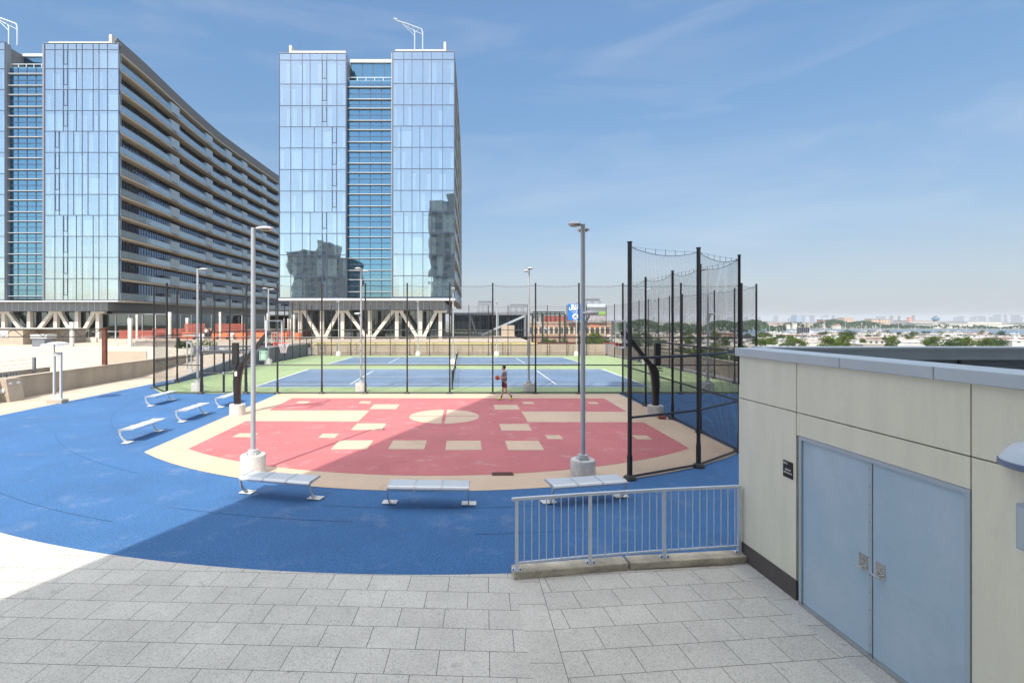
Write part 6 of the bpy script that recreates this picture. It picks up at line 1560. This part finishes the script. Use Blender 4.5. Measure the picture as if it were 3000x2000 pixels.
# ------------------------------------------------------------------ buildings behind the viewpoint (they throw the big shadow and show in the glass)
hm_ = windowed('host_facade', (0.30, 0.29, 0.27), (0.13, 0.15, 0.16), 3.2, 3.1, .5)
ht = thing('host_building', 'dark apartment tower behind the viewpoint, mirrored in the centre tower glass', 'building', (10, -10, 0))
HX = -9.95
def hb_(x0, x1, z): MB().box(x0, x1, -22, -.62, 0, z).build('wall', hm_, ht)
hb_(HX, -4.35, 38.4); hb_(-4.34, 24, 41.2)
MB().box(HX, 24, -.6, -.45, 0, 3.2).build('base_wall', wall_m, ht)
o2 = thing('apartment_tower', 'stepped dark apartment tower mirrored in the left wing of the centre tower', 'building', (-55, -45, 0))
for xa_, xb_, z in ((-66, -56, 30), (-56, -50, 34), (-50, -42, 27)): MB().box(xa_, xb_, -60, -45, -18, z).build('wall', hm_, o2)

# ------------------------------------------------------------------ air
hz, nt, out = newmat('haze_air')
pv = N(nt, 'ShaderNodeVolumePrincipled'); pv.inputs['Color'].default_value = (0.80, 0.84, 0.90, 1); pv.inputs['Density'].default_value = 0.00011; pv.inputs['Anisotropy'].default_value = 0.2
nt.links.new(pv.outputs[0], out.inputs['Volume'])
HAZE = MB().box(-9050, 9050, -2550, 9550, GZ - 1.6, 62).build('haze', hz)
HAZE['kind'] = 'stuff'; HAZE['label'] = 'pale summer haze'

# ------------------------------------------------------------------ sun, sky, camera
AZ = R(22.3); EL = R(48.5)      # shadows fall towards +X by sin, +Y by cos
sun = bpy.data.lights.new('sun', 'SUN'); sun.energy = 3.6; sun.angle = R(0.5); sun.color = (1.0, 0.93, 0.82)
so = bpy.data.objects.new('sun', sun); COL.objects.link(so)
d = Vector((math.sin(AZ)*math.cos(EL), math.cos(AZ)*math.cos(EL), -math.sin(EL)))
so.rotation_euler = d.to_track_quat('-Z', 'Y').to_euler()
SMOG = (2.0, 2.12, 2.32)
w = bpy.data.worlds.new('World'); sc.world = w; w.use_nodes = True
nt = w.node_tree; bg = nt.nodes['Background']
sky = nt.nodes.new('ShaderNodeTexSky'); sky.sky_type = 'NISHITA'; sky.sun_disc = False; sky.sun_elevation = EL
sky.sun_rotation = math.atan2(-math.sin(AZ), -math.cos(AZ)); sky.air_density = 1.0; sky.dust_density = 1.0; sky.ozone_density = 1.0
tc = nt.nodes.new('ShaderNodeTexCoord'); mp = nt.nodes.new('ShaderNodeMapping'); mp.inputs['Rotation'].default_value = (0, R(25), R(20)); mp.inputs['Scale'].default_value = (1.0, 2.5, 7.0)
nt.links.new(tc.outputs['Generated'], mp.inputs[0])
n1 = nt.nodes.new('ShaderNodeTexNoise'); n1.inputs['Scale'].default_value = 1.6; n1.inputs['Detail'].default_value = 7; n1.inputs['Roughness'].default_value = .55; n1.inputs['Distortion'].default_value = .6
nt.links.new(mp.outputs[0], n1.inputs['Vector'])
cr = nt.nodes.new('ShaderNodeValToRGB'); cr.color_ramp.elements[0].position = .47; cr.color_ramp.elements[0].color = (0,0,0,1); cr.color_ramp.elements[1].position = .8; cr.color_ramp.elements[1].color = (.26,.26,.26,1)
nt.links.new(n1.outputs[0], cr.inputs[0])
mx = nt.nodes.new('ShaderNodeMix'); mx.data_type = 'RGBA'; nt.links.new(cr.outputs[0], mx.inputs[0]); nt.links.new(sky.outputs[0], mx.inputs[6]); mx.inputs[7].default_value = (3.6, 3.8, 4.1, 1)
# summer smog towards the horizon, an unseen bright veil added overhead to lift the shade
sx = nt.nodes.new('ShaderNodeSeparateXYZ'); nt.links.new(tc.outputs['Generated'], sx.inputs[0])
r1 = nt.nodes.new('ShaderNodeValToRGB'); nt.links.new(sx.outputs[2], r1.inputs[0])
r1.color_ramp.elements[0].position = 0.0; r1.color_ramp.elements[0].color = (.88,)*3 + (1,); r1.color_ramp.elements[1].position = 0.75; r1.color_ramp.elements[1].color = (0, 0, 0, 1)
e = r1.color_ramp.elements.new(.45); e.color = (.66,)*3 + (1,)
r3 = nt.nodes.new('ShaderNodeValToRGB'); nt.links.new(sx.outputs[2], r3.inputs[0])
r3.color_ramp.elements[0].position = 0.0; r3.color_ramp.elements[0].color = (.50, .53, .595, 1); r3.color_ramp.elements[1].position = 0.55; r3.color_ramp.elements[1].color = (.135, .32, .63, 1)
for p_, c_ in ((.07, (.46, .55, .66)), (.17, (.315, .48, .69)), (.34, (.195, .385, .66))):
    e = r3.color_ramp.elements.new(p_); e.color = (*c_, 1)
vm = nt.nodes.new('ShaderNodeVectorMath'); vm.operation = 'SCALE'; vm.inputs['Scale'].default_value = 4.1; nt.links.new(r3.outputs[0], vm.inputs[0])
mr_ = nt.nodes.new('ShaderNodeMapRange'); nt.links.new(sx.outputs[1], mr_.inputs[0]); mr_.inputs[1].default_value = -.35; mr_.inputs[2].default_value = .2; mr_.inputs[3].default_value = .3; mr_.inputs[4].default_value = 1.0
mm_ = nt.nodes.new('ShaderNodeMath'); mm_.operation = 'MULTIPLY'; nt.links.new(mr_.outputs[0], mm_.inputs[0]); nt.links.new(r1.outputs[0], mm_.inputs[1])
m1 = nt.nodes.new('ShaderNodeMix'); m1.data_type = 'RGBA'; nt.links.new(mm_.outputs[0], m1.inputs[0]); nt.links.new(sky.outputs[0], m1.inputs[6]); nt.links.new(vm.outputs[0], m1.inputs[7])
nt.links.new(m1.outputs[2], mx.inputs[6])
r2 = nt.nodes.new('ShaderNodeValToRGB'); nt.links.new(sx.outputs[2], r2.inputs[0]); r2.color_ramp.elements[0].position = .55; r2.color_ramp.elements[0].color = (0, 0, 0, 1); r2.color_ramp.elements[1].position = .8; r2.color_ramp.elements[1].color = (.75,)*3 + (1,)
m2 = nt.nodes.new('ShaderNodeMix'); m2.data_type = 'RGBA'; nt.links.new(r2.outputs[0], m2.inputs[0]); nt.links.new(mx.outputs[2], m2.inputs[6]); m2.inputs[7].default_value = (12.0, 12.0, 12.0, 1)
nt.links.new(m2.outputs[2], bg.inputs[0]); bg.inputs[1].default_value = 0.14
cam = bpy.data.cameras.new('camera'); co = bpy.data.objects.new('camera', cam); COL.objects.link(co)
co.location = (0, 0, EYE); co.rotation_euler = (R(90), 0, 0); cam.sensor_width = 36; cam.lens = 18.0
cam.shift_x = (1500 - CU) / 3000.0; cam.shift_y = -(1000 - CV) / 3000.0
cam.clip_start = .05; cam.clip_end = 20000
sc.camera = co
sc.view_settings.view_transform = 'Standard'; sc.view_settings.look = 'None'; sc.view_settings.exposure = 0.68; sc.view_settings.gamma = 1.0
sc.cycles.max_bounces = 8; sc.cycles.transparent_max_bounces = 24; sc.cycles.volume_bounces = 2
